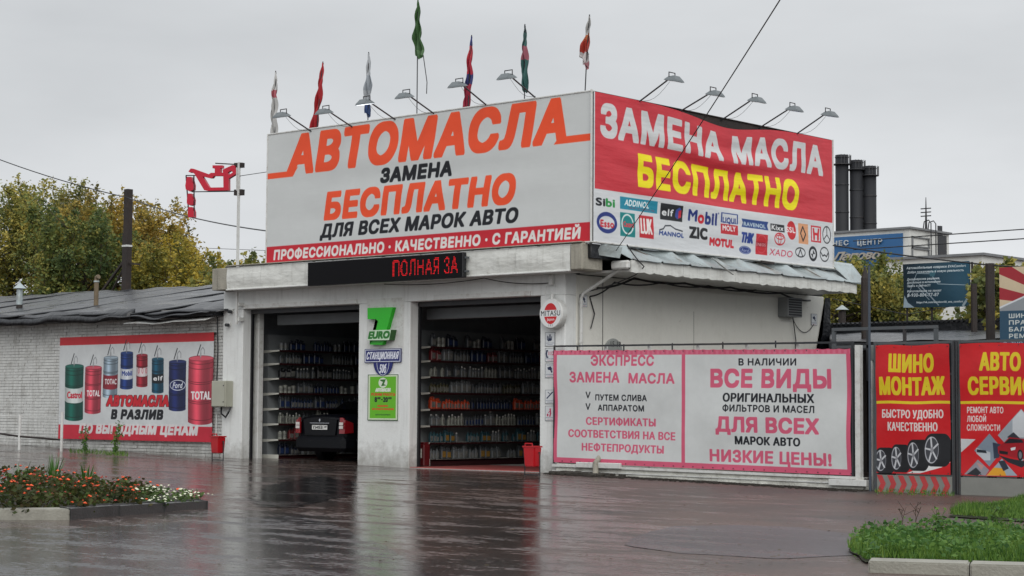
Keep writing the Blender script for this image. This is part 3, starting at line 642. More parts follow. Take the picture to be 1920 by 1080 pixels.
M_CONCW = mat('whitewashed_footing', 'c6c6be', .8, .12, 5, .6, 18, chips=('6f6a60', .9), dirt='6a665c', dirt_amt=.6, dirt_scale=3, basedirt=('5a564c', -.3, .0, .8), bdist=.04)

# ================================================================== GROUND
def wetmat(name, ca, cb, rough=(.07, .32), sc=.35, bump=.08, dry=(-.6, 1.6)):
    m = bpy.data.materials.new(name); m.use_nodes = True; t = m.node_tree; n = t.nodes.new; l = t.links.new; bs = t.nodes['Principled BSDF']
    geo = n('ShaderNodeNewGeometry')
    a = n('ShaderNodeTexNoise'); a.inputs['Scale'].default_value = sc; a.inputs['Detail'].default_value = 7; a.inputs['Roughness'].default_value = .62; l(geo.outputs['Position'], a.inputs['Vector'])
    f = n('ShaderNodeTexNoise'); f.inputs['Scale'].default_value = 14; f.inputs['Detail'].default_value = 8; f.inputs['Roughness'].default_value = .75; l(geo.outputs['Position'], f.inputs['Vector'])
    rm = n('ShaderNodeMapRange'); l(a.outputs['Fac'], rm.inputs[0]); rm.inputs[1].default_value = .38; rm.inputs[2].default_value = .62
    mx = n('ShaderNodeMix'); mx.data_type = 'RGBA'; l(rm.outputs[0], mx.inputs['Factor']); mx.inputs['A'].default_value = (*lin(ca), 1); mx.inputs['B'].default_value = (*lin(cb), 1)
    r2 = n('ShaderNodeMapRange'); l(f.outputs['Fac'], r2.inputs[0]); r2.inputs[1].default_value = .3; r2.inputs[2].default_value = .7; r2.inputs[3].default_value = .55; r2.inputs[4].default_value = 1.4
    vm = n('ShaderNodeVectorMath'); vm.operation = 'SCALE'; l(mx.outputs['Result'], vm.inputs[0]); l(r2.outputs[0], vm.inputs['Scale']); l(vm.outputs[0], bs.inputs['Base Color'])
    # standing water: noise stretched across the slope
    mp = n('ShaderNodeMapping'); l(geo.outputs['Position'], mp.inputs[0]); mp.inputs['Rotation'].default_value = (0, 0, math.radians(41)); mp.inputs['Scale'].default_value = (.35, .9, 1)
    p = n('ShaderNodeTexNoise'); p.inputs['Scale'].default_value = 2.0; p.inputs['Detail'].default_value = 10; p.inputs['Roughness'].default_value = .72; l(mp.outputs[0], p.inputs['Vector'])
    sx = n('ShaderNodeSeparateXYZ'); l(geo.outputs['Position'], sx.inputs[0])   # the ground right of the bays drains and stays rougher
    dx = n('ShaderNodeMapRange'); dx.interpolation_type = 'SMOOTHSTEP'; da = n('ShaderNodeVectorMath'); da.operation = 'DOT_PRODUCT'; l(geo.outputs['Position'], da.inputs[0]); da.inputs[1].default_value = (.751, .66, 0); l(da.outputs['Value'], dx.inputs[0]); dx.inputs[1].default_value = dry[0]; dx.inputs[2].default_value = dry[1]; dx.inputs[4].default_value = .16
    pa_ = n('ShaderNodeMath'); pa_.operation = 'ADD'; l(p.outputs['Fac'], pa_.inputs[0]); l(dx.outputs[0], pa_.inputs[1])
    pf_ = n('ShaderNodeMath'); pf_.operation = 'MULTIPLY_ADD'; l(f.outputs['Fac'], pf_.inputs[0]); pf_.inputs[1].default_value = .55; l(pa_.outputs[0], pf_.inputs[2])
    pr = n('ShaderNodeMapRange'); pr.interpolation_type = 'SMOOTHSTEP'; l(pf_.outputs[0], pr.inputs[0]); pr.inputs[1].default_value = .78; pr.inputs[2].default_value = .90
    pr.inputs[3].default_value = rough[0]; pr.inputs[4].default_value = rough[1]; l(pr.outputs[0], bs.inputs['Roughness'])
    bs.inputs['Specular IOR Level'].default_value = .5; bs.inputs['IOR'].default_value = 1.4
    g = n('ShaderNodeTexNoise'); g.inputs['Scale'].default_value = 42; g.inputs['Detail'].default_value = 6; g.inputs['Roughness'].default_value = .7; l(geo.outputs['Position'], g.inputs['Vector'])
    rp = n('ShaderNodeTexNoise'); rp.inputs['Scale'].default_value = 9; rp.inputs['Detail'].default_value = 8; rp.inputs['Roughness'].default_value = .75; l(geo.outputs['Position'], rp.inputs['Vector'])
    k = n('ShaderNodeMapRange'); l(pr.outputs[0], k.inputs[0]); k.inputs[1].default_value = rough[0]; k.inputs[2].default_value = rough[1]; k.inputs[3].default_value = .26; k.inputs[4].default_value = 1.2
    mu = n('ShaderNodeMath'); mu.operation = 'MULTIPLY'; l(g.outputs['Fac'], mu.inputs[0]); l(k.outputs[0], mu.inputs[1])
    ad = n('ShaderNodeMath'); ad.operation = 'ADD'; l(mu.outputs[0], ad.inputs[0]); l(rp.outputs['Fac'], ad.inputs[1])
    bp = n('ShaderNodeBump'); bp.inputs['Strength'].default_value = bump; bp.inputs['Distance'].default_value = .03; l(ad.outputs[0], bp.inputs['Height']); l(bp.outputs[0], bs.inputs['Normal'])
    return m
M_GROUND = wetmat('wet_reddish_asphalt', '3d3836', '54453f', (.10, .46))
M_ROAD = wetmat('wet_grey_asphalt', '343436', '464544', (.09, .42))
M_PATCH = wetmat('wet_black_asphalt', '222020', '2c2a2a', (.06, .26))
M_GREYP = wetmat('wet_grey_patch', '3e3b3e', '4a4649', (.2, .42))
M_EARTH = mat('bare_earth', '2e2a26', .6, .3, 6, .8, 30)
xs = sorted(set([-900, -300, -100] + GX + list(range(-58, 40, 3)) + [100, 300, 900])); ys = [-200, -60, -40, -30, -20, -14, -10, -6, -3, -1, 0, 3, 6, 12, 30, 80, 200, 500, 1200]
mb = MB(); mb.add([(x, y, gz(x)) for y in ys for x in xs], [(j*len(xs)+i, j*len(xs)+i+1, (j+1)*len(xs)+i+1, (j+1)*len(xs)+i) for j in range(len(ys)-1) for i in range(len(xs)-1)])
struct('ground', mb, M_GROUND, smooth=True)
def sheet(name, pts2, dz, m, jit=0, parent=None, kind='structure'):
    pts = []
    for i, a in enumerate(pts2):
        b = pts2[(i+1) % len(pts2)]; n = max(1, int((Vector(b[:2])-Vector(a[:2])).length/.25)) if jit else 1
        n = min(n, 60)
        for k in range(n):
            t = k/n; pts.append((a[0]*(1-t)+b[0]*t+random.uniform(-jit, jit), a[1]*(1-t)+b[1]*t+random.uniform(-jit, jit)))
    bm = bmesh.new(); bm.faces.new([bm.verts.new((x, y, 0)) for x, y in pts]); bmesh.ops.triangulate(bm, faces=bm.faces[:])
    for gx in GX: bmesh.ops.bisect_plane(bm, geom=bm.verts[:]+bm.edges[:]+bm.faces[:], plane_co=(gx, 0, 0), plane_no=(1, 0, 0))
    for v in bm.verts: v.co.z = gz(v.co.x)+dz
    bmesh.ops.recalc_face_normals(bm, faces=bm.faces[:])
    if sum(f.normal.z for f in bm.faces) < 0: bmesh.ops.reverse_faces(bm, faces=bm.faces[:])
    mb = MB(); mb.frombm(bm); return struct(name, mb, m, parent, True, kind)
def GG(l): return [tuple(G(*p)[:2]) for p in l]
road = GG([(-420, 990), (132, 992), (400, 975), (560, 966), (640, 990), (700, 1015), (760, 1045), (840, 1100)])
rd = [tuple(CAM[:2]+40*rt[:2]-0*fw[:2]), tuple(CAM[:2]-12*fw[:2]+40*rt[:2]), tuple(CAM[:2]-12*fw[:2]-40*rt[:2]), tuple(CAM[:2]-40*rt[:2]+19*fw[:2])]
sheet('road', road+[tuple(CAM[:2]+3*fw[:2]), tuple(CAM[:2]+3*fw[:2]-30*rt[:2])], .004, M_ROAD, .04)
sheet('asphalt_patch', GG([(1165, 1022), (1210, 1000), (1262, 987), (1380, 985), (1500, 989), (1590, 1001), (1620, 1020), (1600, 1042), (1450, 1048), (1280, 1038)]), .004, M_GREYP, .03)
sheet('asphalt_patch', GG([(470, 930), (520, 905), (600, 893), (672, 905), (650, 930), (560, 952), (480, 950)]), .004, M_PATCH, .09)

# ================================================================== GARAGE
gar = thing('oil_change_garage', 'white single storey oil change garage with two open drive-in bays', 'garage', (-5.2, 4.5, 0))
DT = 3.55
def bx(name, x0, x1, y0, y1, z0, z1, m, parent=gar, b=.012, label=None):
    return obj(name, MB().bbox(x0, x1, y0, y1, z0, z1, b), m, parent, label=label)
bx('pier', -10.45, -9.74, 0, .35, -.2, DT, M_WALL); bx('pier', -5.88, -4.31, 0, .33, -.2, DT, M_WALL); bx('pier', -.65, 0, 0, .35, -.2, DT, M_WALL)
bx('lintel', -10.45, 0, 0, .352, DT+.002, 3.99, M_WALL)
bx('panel', -5.62, -4.5, -.012, -.0, 2.46, DT+.1, M_WHMET, b=.003)
for (x0, x1) in ((-9.7, -7.75), (-7.74, -5.93), (-3.6, -.9)): bx('lintel_trim', x0, x1, -.03, -.0, 3.56, 3.66, M_WHMET, b=.004)
bx('side_wall', -.25, 0, .352, 9.6, -.3, 3.97, M_WALL2)
obj('wall_seam', MB().box(0, .006, 1.19, 1.205, .2, 3.97), M_DKMET, gar); obj('wall_seam', MB().box(0, .004, 4.35, 4.357, 1.9, 3.4), M_DKMET, gar)
bx('rear_wall', -10.45, -.25, 9.4, 9.6, -.2, 3.97, M_INTW); bx('far_side_wall', -10.45, -10.2, .35, 9.4, -.2, 3.97, M_INTW)
bx('dividing_wall', -5.32, -5.2, .33, 9.4, 0, 3.97, M_INT); bx('bay_wall', -10.195, -10.12, .35, 9.4, 0, 3.97, M_INT)
bx('roof_slab', -10.44, -.02, .01, 9.59, 3.992, 4.3, M_BITUM); bx('ceiling', -10.2, -.26, .36, 9.39, 3.9, 3.985, M_INT)
obj('roof_deck', MB().bbox(.0, .90, -.30, 8.9, 4.22, 4.50, .01), M_TAR, gar)
bx('door_beam', -9.4, -5.33, .75, .9, 3.2, 3.44, M_INTW); bx('door_beam', -4.5, -.3, .7, .85, 3.2, 3.44, M_INTW)
bx('bay_column', -9.93, -9.66, .42, .58, 0, 3.55, M_WHMET)
# floor: slabs of tile with joints
fl = obj('shop_floor', MB().box(-10.2, -.26, -.02, 9.39, -.1, .012), M_MORT, gar)
for bx0, bx1 in ((-9.72, -5.90), (-4.29, -.67)):
    nx = 6
    for i in range(nx):
        for j in range(5):
            w = (bx1-bx0)/nx; obj('tile', MB().bbox(bx0+i*w+.004, bx0+(i+1)*w-.004, .0+j*.5, .0+j*.5+.492, .006, .026+.001*((i+j) % 2), .004), M_TILE, fl)
# door rails
for x in (-9.735, -4.305): obj('door_rail', MB().box(x, x+.05, .24, .30, .0, DT-.01), M_BLACK, gar)
obj('roller_door', MB().box(-9.68, -5.9, .2, .32, DT-.10, DT-.003), M_DKMET, gar); obj('roller_door', MB().box(-4.25, -.67, .2, .32, DT-.10, DT-.003), M_DKMET, gar)
# cornice along the front: dented painted tin boards
cx = [-9.8, -8.6, -7.1, -5.4, -3.9, -2.35, -.9, .5]
for i in range(len(cx)-1):
    x0, x1 = cx[i]+.003, cx[i+1]-.003; 
    def fn(u, v, x0=x0, x1=x1):
        x = x0+(x1-x0)*u; z = 4.02+.46*v; y = -.45-.025*math.sin(math.pi*v)+.014*math.sin(2.3*x+3*z)*math.sin(math.pi*v)+.004*math.sin(11*x+9*z)*math.sin(math.pi*v)
        return (x, y, z)
    mb = MB().grid(fn, 24, 6, uv=False); mb.box(x0, x1, -.449, -.004, 4.0, 4.5)
    obj('cornice_board', mb, M_FASC, gar)
obj('cornice_lip', MB().bbox(-9.8, .5, -.49, -.0, 3.965, 3.998, .008), M_WHMET, gar)
obj('cornice_end', MB().bbox(.503, .82, -.47, .18, 3.98, 4.52, .03), M_CONC, gar)
obj('cornice_cap', MB().bbox(-9.8, .8, -.5, -.35, 4.523, 4.545, .006), M_CONC, gar)
bx('parapet_end', -10.4, -9.803, -.40, .3, 3.995, 4.5, M_CONC); obj('parapet_cover', MB().bbox(-10.3, -8.9, -.1, .3, 4.51, 4.56, .01), M_TAR, gar)
# side eave
EXX = 1.3; ey = [.46, 1.3, 2.2, 3.1, 4.05, 4.95, 5.9, 6.85, 7.85, 8.92]
obj('eave_soffit', MB().box(.0, EXX-.02, .46, 8.9, 3.985, 4.03), M_WHMET, gar)
for i in range(len(ey)-1):
    y0, y1 = ey[i]+.004, ey[i+1]-.004; n = 10; ph = random.random()*9
    vs = []; 
    top = [(EXX-.02, y0+(y1-y0)*k/n, 4.21) for k in range(n+1)]; bot = [(EXX-.02, y0+(y1-y0)*k/n, 3.975+.012*math.sin(ph+k*1.3)+random.uniform(-.012, .008)) for k in range(n+1)]
    mb = MB()
    for k in range(n):
        a, b, c, d = bot[k], bot[k+1], top[k+1], top[k]; o_ = Vector((.02, 0, 0))
        mb.add([a, b, c, d]+[Vector(p)+o_ for p in (a, b, c, d)], [(3, 2, 1, 0), (4, 5, 6, 7), (0, 1, 5, 4), (2, 3, 7, 6)] + ([(0, 4, 7, 3)] if k == 0 else []) + ([(1, 2, 6, 5)] if k == n-1 else []))
    obj('eave_board', mb, M_FASC, gar)
ty = [.30, 1.15, 2.1, 2.85, 3.75, 4.5, 5.5, 6.35, 7.3, 8.05, 8.95]
for i in range(len(ty)-1):
    y0, y1 = ty[i], ty[i+1]; ph = random.random()*6; lift = random.uniform(0, .015)
    def fn(u, v, y0=y0, y1=y1, ph=ph, lift=lift):
        y = y0+(y1-y0)*u+.32*(1-v); x = EXX+.05-.55*v; z = 4.215+.33*v+lift*u
        z += .035*math.sin(ph+4*u+3*v)*math.sin(math.pi*v)*1.2+.004*math.sin(9*u+5*v+ph)
        if u > .93: z += .03
        return (x, y, z)
    mb = MB().grid(fn, 16, 8, uv=False); k0 = len(mb.v); mb.add([(a, b, c-.012) for a, b, c in mb.v], [tuple(reversed([q_ for q_ in f])) for f in mb.f])
    sh = obj('roof_sheet', mb, M_TIN, gar, True)
    if i in (0, 1, 2, 4, 5, 7, 8): obj('rust_run', MB().beam(fn(.9, .95), fn(.93, .1), .03, .006), M_TINR, sh)
# bent end of the flashing
for pts in ([(1.34, 8.6, 4.2), (1.36, 9.25, 4.17), (1.05, 9.1, 4.62), (.85, 8.5, 4.66)], [(.85, 8.5, 4.66), (1.05, 9.1, 4.62), (.95, 9.3, 4.68), (.6, 8.7, 4.75)], [(1.36, 9.25, 4.17), (1.30, 9.5, 4.13), (.95, 9.32, 4.66), (1.05, 9.1, 4.62)]):
    obj('bent_sheet', MB().prism(pts, (.006, .006, .012)), M_TIN, gar)
for pts in ([(.86, -.1, 4.30), (1.15, .28, 4.24), (1.2, .3, 4.44), (.95, -.05, 4.52)], [(1.0, .1, 4.46), (1.3, .5, 4.22), (1.1, .55, 4.5)]):
    obj('bent_sheet', MB().prism(pts, (.006, .006, .01)), M_TIN, gar)
obj('loose_strip', MB().beam((1.33, 3.15, 4.42), (1.45, 3.75, 4.10), .06, .006), M_WHMET, gar)
bx('eave_end', .02, EXX, 8.9, 8.94, 3.985, 4.21, M_WHMET)
# dark film round the far corner
obj('corner_film', MB().prism([(.015, 9.1, 2.3), (.015, 9.85, 2.2), (.015, 9.85, 3.95), (.015, 9.62, 3.95), (.015, 9.5, 3.1)], (.006, 0, 0)), M_TAR, gar)
# ================================================================== BRICK SHED
shed = thing('brick_shed', 'low shed of white painted brick with a wet felt roof left of the garage', 'shed', (-16, 3, .1))
SY = .1
bw = obj('wall', MB().box(-34, -10.46, SY+.012, SY+.3, -.1, 3.62), M_MORT, shed)
obj('far_wall', MB().box(-34, -10.46, 7, 7.2, -.1, 4.6), M_MORT, shed)
cand = []; CH = .077; BL = .26
for r in range(46):
    z = .02+r*CH
    if z > 3.5: break
    x = -10.48-(BL/2 if r % 2 else 0)
    if r % 2: cand.append((x+.004, x+BL/2, z))
    while x > -22.5:
        x0 = x-BL; 
        hid = x0 > HX0+.05 and x < HX1-.05 and z > HZ0+.02 and z+CH < HZ1-.02
        under = z+CH < gz(x)-.03
        if not hid and not under: cand.append((x0, x, z))
        x = x0
def brickmesh(mb, x0, x1, z, d): mb.bbox(x0+.006, x1-.006, SY-d, SY+.02, z+.005, z+CH-.005, .006)
pr = [random.uniform(.0, .012) if random.random() < .8 else random.uniform(-.008, .02) for _ in cand]
vis = [i for i, c in enumerate(cand) if c[0] > -19.9]
vis.sort(key=lambda i: -cand[i][1]+abs(cand[i][2]-1.2)*.02)
near = set(vis[:300]); rest = MB(); proto = {}
for i, (x0, x1, z) in enumerate(cand):
    if i in near:
        key = round(x1-x0, 2); 
        if key not in proto:
            m_ = MB(); m_.bbox(-(x1-x0)/2+.006, (x1-x0)/2-.006, -.012, .02, .005, CH-.005, .006); proto[key] = m_.mesh('brick', M_BRICK)
        o = bpy.data.objects.new('brick', proto[key]); COL.objects.link(o); o.parent = bw; o.location = Vector(((x0+x1)/2, SY-pr[i], z))-abspos(bw)
    else:
        rest.box(x0+.006, x1-.006, SY-pr[i]-.012, SY+.02, z+.005, z+CH-.005)
o = obj('brickwork', rest, M_BRICK, bw); o['kind'] = 'stuff'
# roof: felt strips over a plain slope
def felt(x0, x1, y0, y1, z0, z1, m, nm, nx=20, ny=8, amp=.02, th=.04):
    ph = random.random()*9
    def fn(u, v): 
        x = x0+(x1-x0)*u; y = y0+(y1-y0)*v; return (x, y, z0+(z1-z0)*v+amp*math.sin(2.3*x+ph+y)+amp*.6*math.sin(5.1*x+2*y))
    mb = MB().grid(fn, nx, ny, uv=False); b = len(mb.v); f0 = list(mb.f)
    mb.add([(a, c, e-th) for a, c, e in mb.v], [tuple(reversed(f)) for f in f0])
    n = nx+1; e = [(i, i+1, b+i+1, b+i) for i in range(nx)]
    for q_ in e: mb.f.append([q_[3], q_[2], q_[1], q_[0]]); mb.m.append(0)
    for q_ in [(ny*n+i, ny*n+i+1, b+ny*n+i+1, b+ny*n+i) for i in range(nx)]: mb.f.append(list(q_)); mb.m.append(0)
    for j in range(ny):
        mb.f.append([j*n, (j+1)*n, b+(j+1)*n, b+j*n]); mb.m.append(0); mb.f.append([j*n+nx, b+j*n+nx, b+(j+1)*n+nx, (j+1)*n+nx]); mb.m.append(0)
    return obj(nm, mb, m, shed, True)
for i in range(9):
    felt(-34+i*2.63, -34+(i+1)*2.63+.06, -.35-.02*(i % 2), 7.3, 3.72+.004*(i % 2)-.022*i, 4.95-.012*i+.004*(i % 2), M_BITUM, 'felt_strip')
felt(-14.6, -10.5, -.5, .9, 3.44, 3.82, M_TAR, 'torn_felt', 26, 6, .045, .02); felt(-13.7, -10.6, -.42, -.1, 3.30, 3.40, M_WHMET, 'loose_panel', 8, 2, .02, .015)
felt(-34, -13.5, -.42, -.22, 3.5, 3.66, M_TAR, 'eave_felt', 60, 2, .03, .12)
obj('eave_boarding', MB().box(-34, -10.5, -.3, .1, 3.42, 3.5), M_DKMET, shed)

# ================================================================== ROOF BILLBOARDS
t = thing('billboard', 'long grey-white rooftop billboard with orange italic lettering facing the street', 'billboard', (-3.8, -.2, 4.5))
def fn(u, v): 
    x = BX0+(BX1-BX0)*u; return (x, -.35+.010*math.sin(23*v+2*u)*math.sin(math.pi*u)*math.sin(math.pi*v)+.006*math.sin(9*u)*math.sin(math.pi*v), BZ0+(BZ1-BZ0)*v)
obj('canvas', MB().grid(fn, 60, 30), M_BILL, t, True)
fr = MB(); 
obj('back_sheet', MB().box(BX0+.02, BX1-.02, -.33, -.31, BZ0, BZ1-.01), M_DKMET, t)
obj('top_edge', MB().bbox(BX0-.01, BX1+.01, -.365, -.29, BZ1, BZ1+.03, .005), M_WHMET, t)
obj('bottom_edge', MB().bbox(BX0-.01, BX1+.01, -.36, -.29, BZ0-.03, BZ0, .005), M_WHMET, t)
obj('side_edge', MB().bbox(BX0-.03, BX0-.002, -.37, -.28, BZ0-.03, BZ1+.03, .005), M_WHMET, t)
obj('side_edge', MB().bbox(BX1+.001, BX1+.021, -.40, -.345, BZ0-.03, BZ1+.04, .005), M_WHMET, t)
for i in range(9):
    x = BX0+.4+i*1.1; mb = MB(); mb.beam((x, -.28, 4.3), (x, -.28, 7.45), .05); mb.beam((x, -.28, 7.2), (x, 1.6, 4.32), .04); obj('strut', mb, M_RUST, t)
tag(t, group=None)
t = thing('billboard', 'red and white vinyl billboard with yellow lettering and rows of oil logos', 'billboard', (.9, 4, 4.5))
def fn(u, v):
    y = SY0+(SY1-SY0)*u; k = math.sin(math.pi*min(1, max(0, u)))
    x = SX+.02*math.sin(8*u+14*v)*k*math.sin(math.pi*v)+.034*k*math.sin(30*v+3*math.sin(4*u)+5*u)*math.exp(-((v-.62)/.25)**2)+.012*math.sin(26*v-5*u)*k*math.exp(-((v-.15)/.12)**2)
    z = BZ0+(BZ1-BZ0)*v - (.20*math.exp(-((u-.52)/.16)**2)*v**3) + .05*v*v*math.exp(-((u-.30)/.1)**2)*0
    return (x, y, z)
obj('canvas', MB().grid(fn, 110, 60), M_SIDE, t, True)
obj('back_board', MB().box(SX-.09, SX-.06, SY0+.02, SY1, BZ0, BZ1-.005), M_RUST, t)
obj('top_edge', MB().bbox(SX-.1, SX-.035, SY0, SY1+.02, BZ1-.004, BZ1+.02, .005), M_RUST, t)
obj('bottom_edge', MB().bbox(SX-.1, SX+.03, SY0, SY1+.02, BZ0-.035, BZ0-.002, .006), M_WHMET, t)
obj('side_edge', MB().bbox(SX-.1, SX+.02, SY1+.004, SY1+.03, BZ0-.03, BZ1+.02, .006), M_WHMET, t)
obj('hook', MB().beam((SX+.06, 5.4, BZ0-.05), (SX+.06, 5.9, BZ0-.06), .04, .05), M_RUST, t)
for i in range(8):
    y = .3+i*1.1; mb = MB(); mb.beam((SX-.14, y, 4.3), (SX-.14, y, 7.45), .05); mb.beam((SX-.14, y, 7.2), (-.9, y, 4.32), .04); obj('strut', mb, M_RUST, t)

# ---- floodlights on arms
M_LENS = mat('flood_glass', 'a8b0b4', .1, .03, 2, spec=.8); M_LENSL = mat('flood_glass_lit', 'e8f0f4', .1, 0, 2, emit=((.9, .95, 1), 2.2)); M_FLOOD = mat('flood_housing', '6c7274', .4, .1, 5, metal=.4)
def floodlight(label, bx_, by_, dx, dy, zb, zt, lit, grp):
    t = thing('floodlight', label, 'floodlight', (bx_, by_, zb), grp); d = Vector((dx, dy, 0)); ln = d.length; e = d.normalized(); s = Vector((-e.y, e.x, 0))
    b = Vector((bx_, by_, zb)); tip = b+d+Vector((0, 0, zt-zb)); 
    obj('arm', MB().tube([b-e*.15-Vector((0, 0, .1)), tip-e*.04+Vector((0, 0, .03))], .016, 6), M_DKMET, t)
    c = tip+Vector((0, 0, -.03)); k = c-e*.02
    mb = MB(); up = Vector((0, 0, 1))
    lo = [k+e*a*.15+s*q_*.15-up*.05-up*.03*a for a, q_ in ((-1, -1), (1, -1), (1, 1), (-1, 1))]; mi = [k+e*a*.135+s*q_*.135-up*.02-up*.02*a for a, q_ in ((-1, -1), (1, -1), (1, 1), (-1, 1))]; hi = [k+e*a*.07+s*q_*.09+up*.05 for a, q_ in ((-1, -1), (1, -1), (1, 1), (-1, 1))]
    mb.add(lo+mi+hi, [(0, 1, 5, 4), (1, 2, 6, 5), (2, 3, 7, 6), (3, 0, 4, 7), (4, 5, 9, 8), (5, 6, 10, 9), (6, 7, 11, 10), (7, 4, 8, 11), (8, 9, 10, 11), (3, 2, 1, 0)])
    h = obj('housing', mb, M_FLOOD, t)
    g = [p*.86+(sum(lo, Vector())/4)*.14-up*.004 for p in lo]; obj('lens', MB().prism(g, (0, 0, -.004)), M_LENSL if lit else M_LENS, t)
    br = [k+s*.10+up*.0-e*.05, k+s*.10+up*.13-e*.05, k-s*.10+up*.13-e*.05, k-s*.10-e*.05]; obj('bracket', MB().tube(br, .012, 5), M_DKMET, t)
    pts = [b+d*.86+up*(zt-zb)*.8-up*.28*math.sin(math.pi*q_/6)*.5+(-d*.86-up*(zt-zb)*.8)*(q_/6) for q_ in range(7)]; obj('cord', MB().tube(pts, .004, 4), M_CABLE, t)
    return t
fl_ = [(-7.12, -1.25, 7.48, 7.74, 'leftmost floodlight on the front billboard, beside the white flag'), (-5.8, -1.21, 7.46, 7.69, 'second floodlight from the left on the front billboard, beside the red flag'), (-4.47, -1.28, 7.49, 7.75, 'floodlight switched on with a bright lens, beside the pale grey flag'), (-3.33, -1.25, 7.51, 7.77, 'floodlight just left of the tall green flag'), (-1.84, -1.24, 7.53, 7.84, 'floodlight reaching out before the red and blue flag'), (-.52, -1.23, 7.55, 7.86, 'rightmost floodlight on the front billboard, beside the teal flag')]
for i, (x, y, zb, zt, lb) in enumerate(fl_): floodlight(lb, x, -.33, 0, y+.33, zb, zt, i == 2, 'floodlights along the front billboard')
for i, (y, z, lb) in enumerate([(1.14, 7.87, 'first floodlight from the corner over the red side billboard, set highest in view'), (2.55, 7.76, 'second floodlight from the corner over the red side billboard'), (4.06, 7.82, 'middle one of the five floodlights over the red side billboard'), (5.5, 7.81, 'fourth floodlight from the corner over the red side billboard'), (6.93, 7.87, 'last floodlight on the red side billboard, nearest the tall chimneys')]):
    floodlight(lb, .96, y, .9, 0, 7.49, z, False, 'floodlights along the side billboard')

# ---- flags: wet cloth hanging in folds along the pole
def flagmat(nm, stops, blot=None):
    m = bpy.data.materials.new(nm); m.use_nodes = True; tt = m.node_tree; n = tt.nodes.new; l = tt.links.new; bs = tt.nodes['Principled BSDF']; bs.inputs['Roughness'].default_value = .7
    g = n('ShaderNodeTexCoord'); nz = n('ShaderNodeTexNoise'); nz.inputs['Scale'].default_value = 4; l(g.outputs['Object'], nz.inputs['Vector'])
    sp = n('ShaderNodeSeparateXYZ'); l(g.outputs['Object'], sp.inputs[0]); ad = n('ShaderNodeMath'); ad.operation = 'MULTIPLY_ADD'; l(nz.outputs['Fac'], ad.inputs[0]); ad.inputs[1].default_value = .5; l(sp.outputs[2], ad.inputs[2])
    mr = n('ShaderNodeMapRange'); l(ad.outputs[0], mr.inputs[0]); mr.inputs[1].default_value = .25; mr.inputs[2].default_value = 2.0
    r = n('ShaderNodeValToRGB'); r.color_ramp.interpolation = 'CONSTANT'; l(mr.outputs[0], r.inputs[0]); els = r.color_ramp.elements
    els[0].color = (*lin(stops[0][1]), 1); els[0].position = 0; els[1].position = stops[1][0]; els[1].color = (*lin(stops[1][1]), 1)
    for p_, c_ in stops[2:]: e = els.new(p_); e.color = (*lin(c_), 1)
    l(r.outputs[0], bs.inputs['Base Color']); return m
def flag(label, x, ztop, zbot, prof, m, lean=0, basez=7.5, side=-1):
    t = thing('flag', label, 'flag', (x, -.2, basez), 'flags on the roof billboard')
    obj('pole', MB().tube([(x, -.2, basez-.4), (x+lean*.5, -.2, (basez+ztop)/2), (x+lean, -.2, ztop+.03)], .012, 6), M_DKMET, t)
    H = ztop-zbot
    def fn(u, v):
        z = zbot+H*(1-v); wl, wr = np.interp(v, [p_[0] for p_ in prof], [p_[1] for p_ in prof]), np.interp(v, [p_[0] for p_ in prof], [p_[2] for p_ in prof])
        k = max(0, min(1, (z-basez)/(ztop-basez))); X = x+lean*k-wl*.8+(wl+wr)*.8*u
        return (X, -.2+.045*math.sin(u*3*math.pi*1.5+3*v+x)*min(1, 3*v)+.03*math.sin(17*v+6*u), z+.05*math.sin(u*7+x)*v)
    cl = obj('cloth', MB().grid(fn, 14, 40, uv=False), m, t, True)
    return t
# profile entries: (v from top, width left, width right)
flag('white flag with a red patch hanging at the left end of the billboard', -8.5, 8.96, 7.45, [(0, .01, .01), (.1, .04, .04), (.5, .13, .05), (.85, .16, .04), (1, .12, .03)], flagmat('flag_white', [(0, 'a8a8a6'), (.52, 'a0505a'), (.6, 'b4b4b2')]))
flag('plain red flag hanging beside the second floodlight', -7.12, 8.99, 7.5, [(0, .01, .01), (.2, .07, .03), (.5, .12, .05), (.8, .2, .02), (1, .24, .0)], flagmat('flag_red', [(0, 'a01c24'), (.62, 'a83038'), (.7, 'a81e26')]), lean=.2)
flag('pale grey flag with a blue lower end behind the lit floodlight', -5.46, 9.03, 7.66, [(0, .01, .01), (.2, .04, .04), (.5, .13, .1), (.8, .15, .08), (1, .05, .04)], flagmat('flag_pale', [(0, '28406c'), (.22, 'a4a8ac'), (.4, '8e959c'), (.6, 'a8acb0')]))
t = flag('tall green flag on the longest pole', -3.97, 10.01, 8.76, [(0, .02, .02), (.3, .07, .08), (.7, .14, .16), (.9, .06, .22), (1, .0, .2)], flagmat('flag_green', [(0, '2a4c20'), (.45, '345a2c'), (.72, '4a6844'), (.8, '2c5024')]))
obj('streamer', MB().tube([(-3.8, -.2, 8.8), (-3.74, -.2, 8.5), (-3.68, -.2, 8.2), (-3.69, -.2, 7.95)], .01, 5), M_CABLE, t)
flag('red and blue striped flag hanging over the billboard top edge', -2.5, 9.02, 7.42, [(0, .01, .01), (.3, .06, .05), (.6, .1, .09), (.85, .16, .0), (1, .1, -.02)], flagmat('flag_red_blue', [(0, '8c1c34'), (.3, '2a2c60'), (.42, 'a02034'), (.6, 'b0303c'), (.74, '28306c')]), lean=.1)
flag('dark teal flag with a pink emblem beside the last front floodlight', -.93, 9.06, 7.72, [(0, .01, .01), (.2, .02, .03), (.35, .09, .06), (.75, .13, .1), (1, .02, .06)], flagmat('flag_teal', [(0, '24504c'), (.52, '8c4c58'), (.66, '24504c'), (.8, '1c2c2e')]))
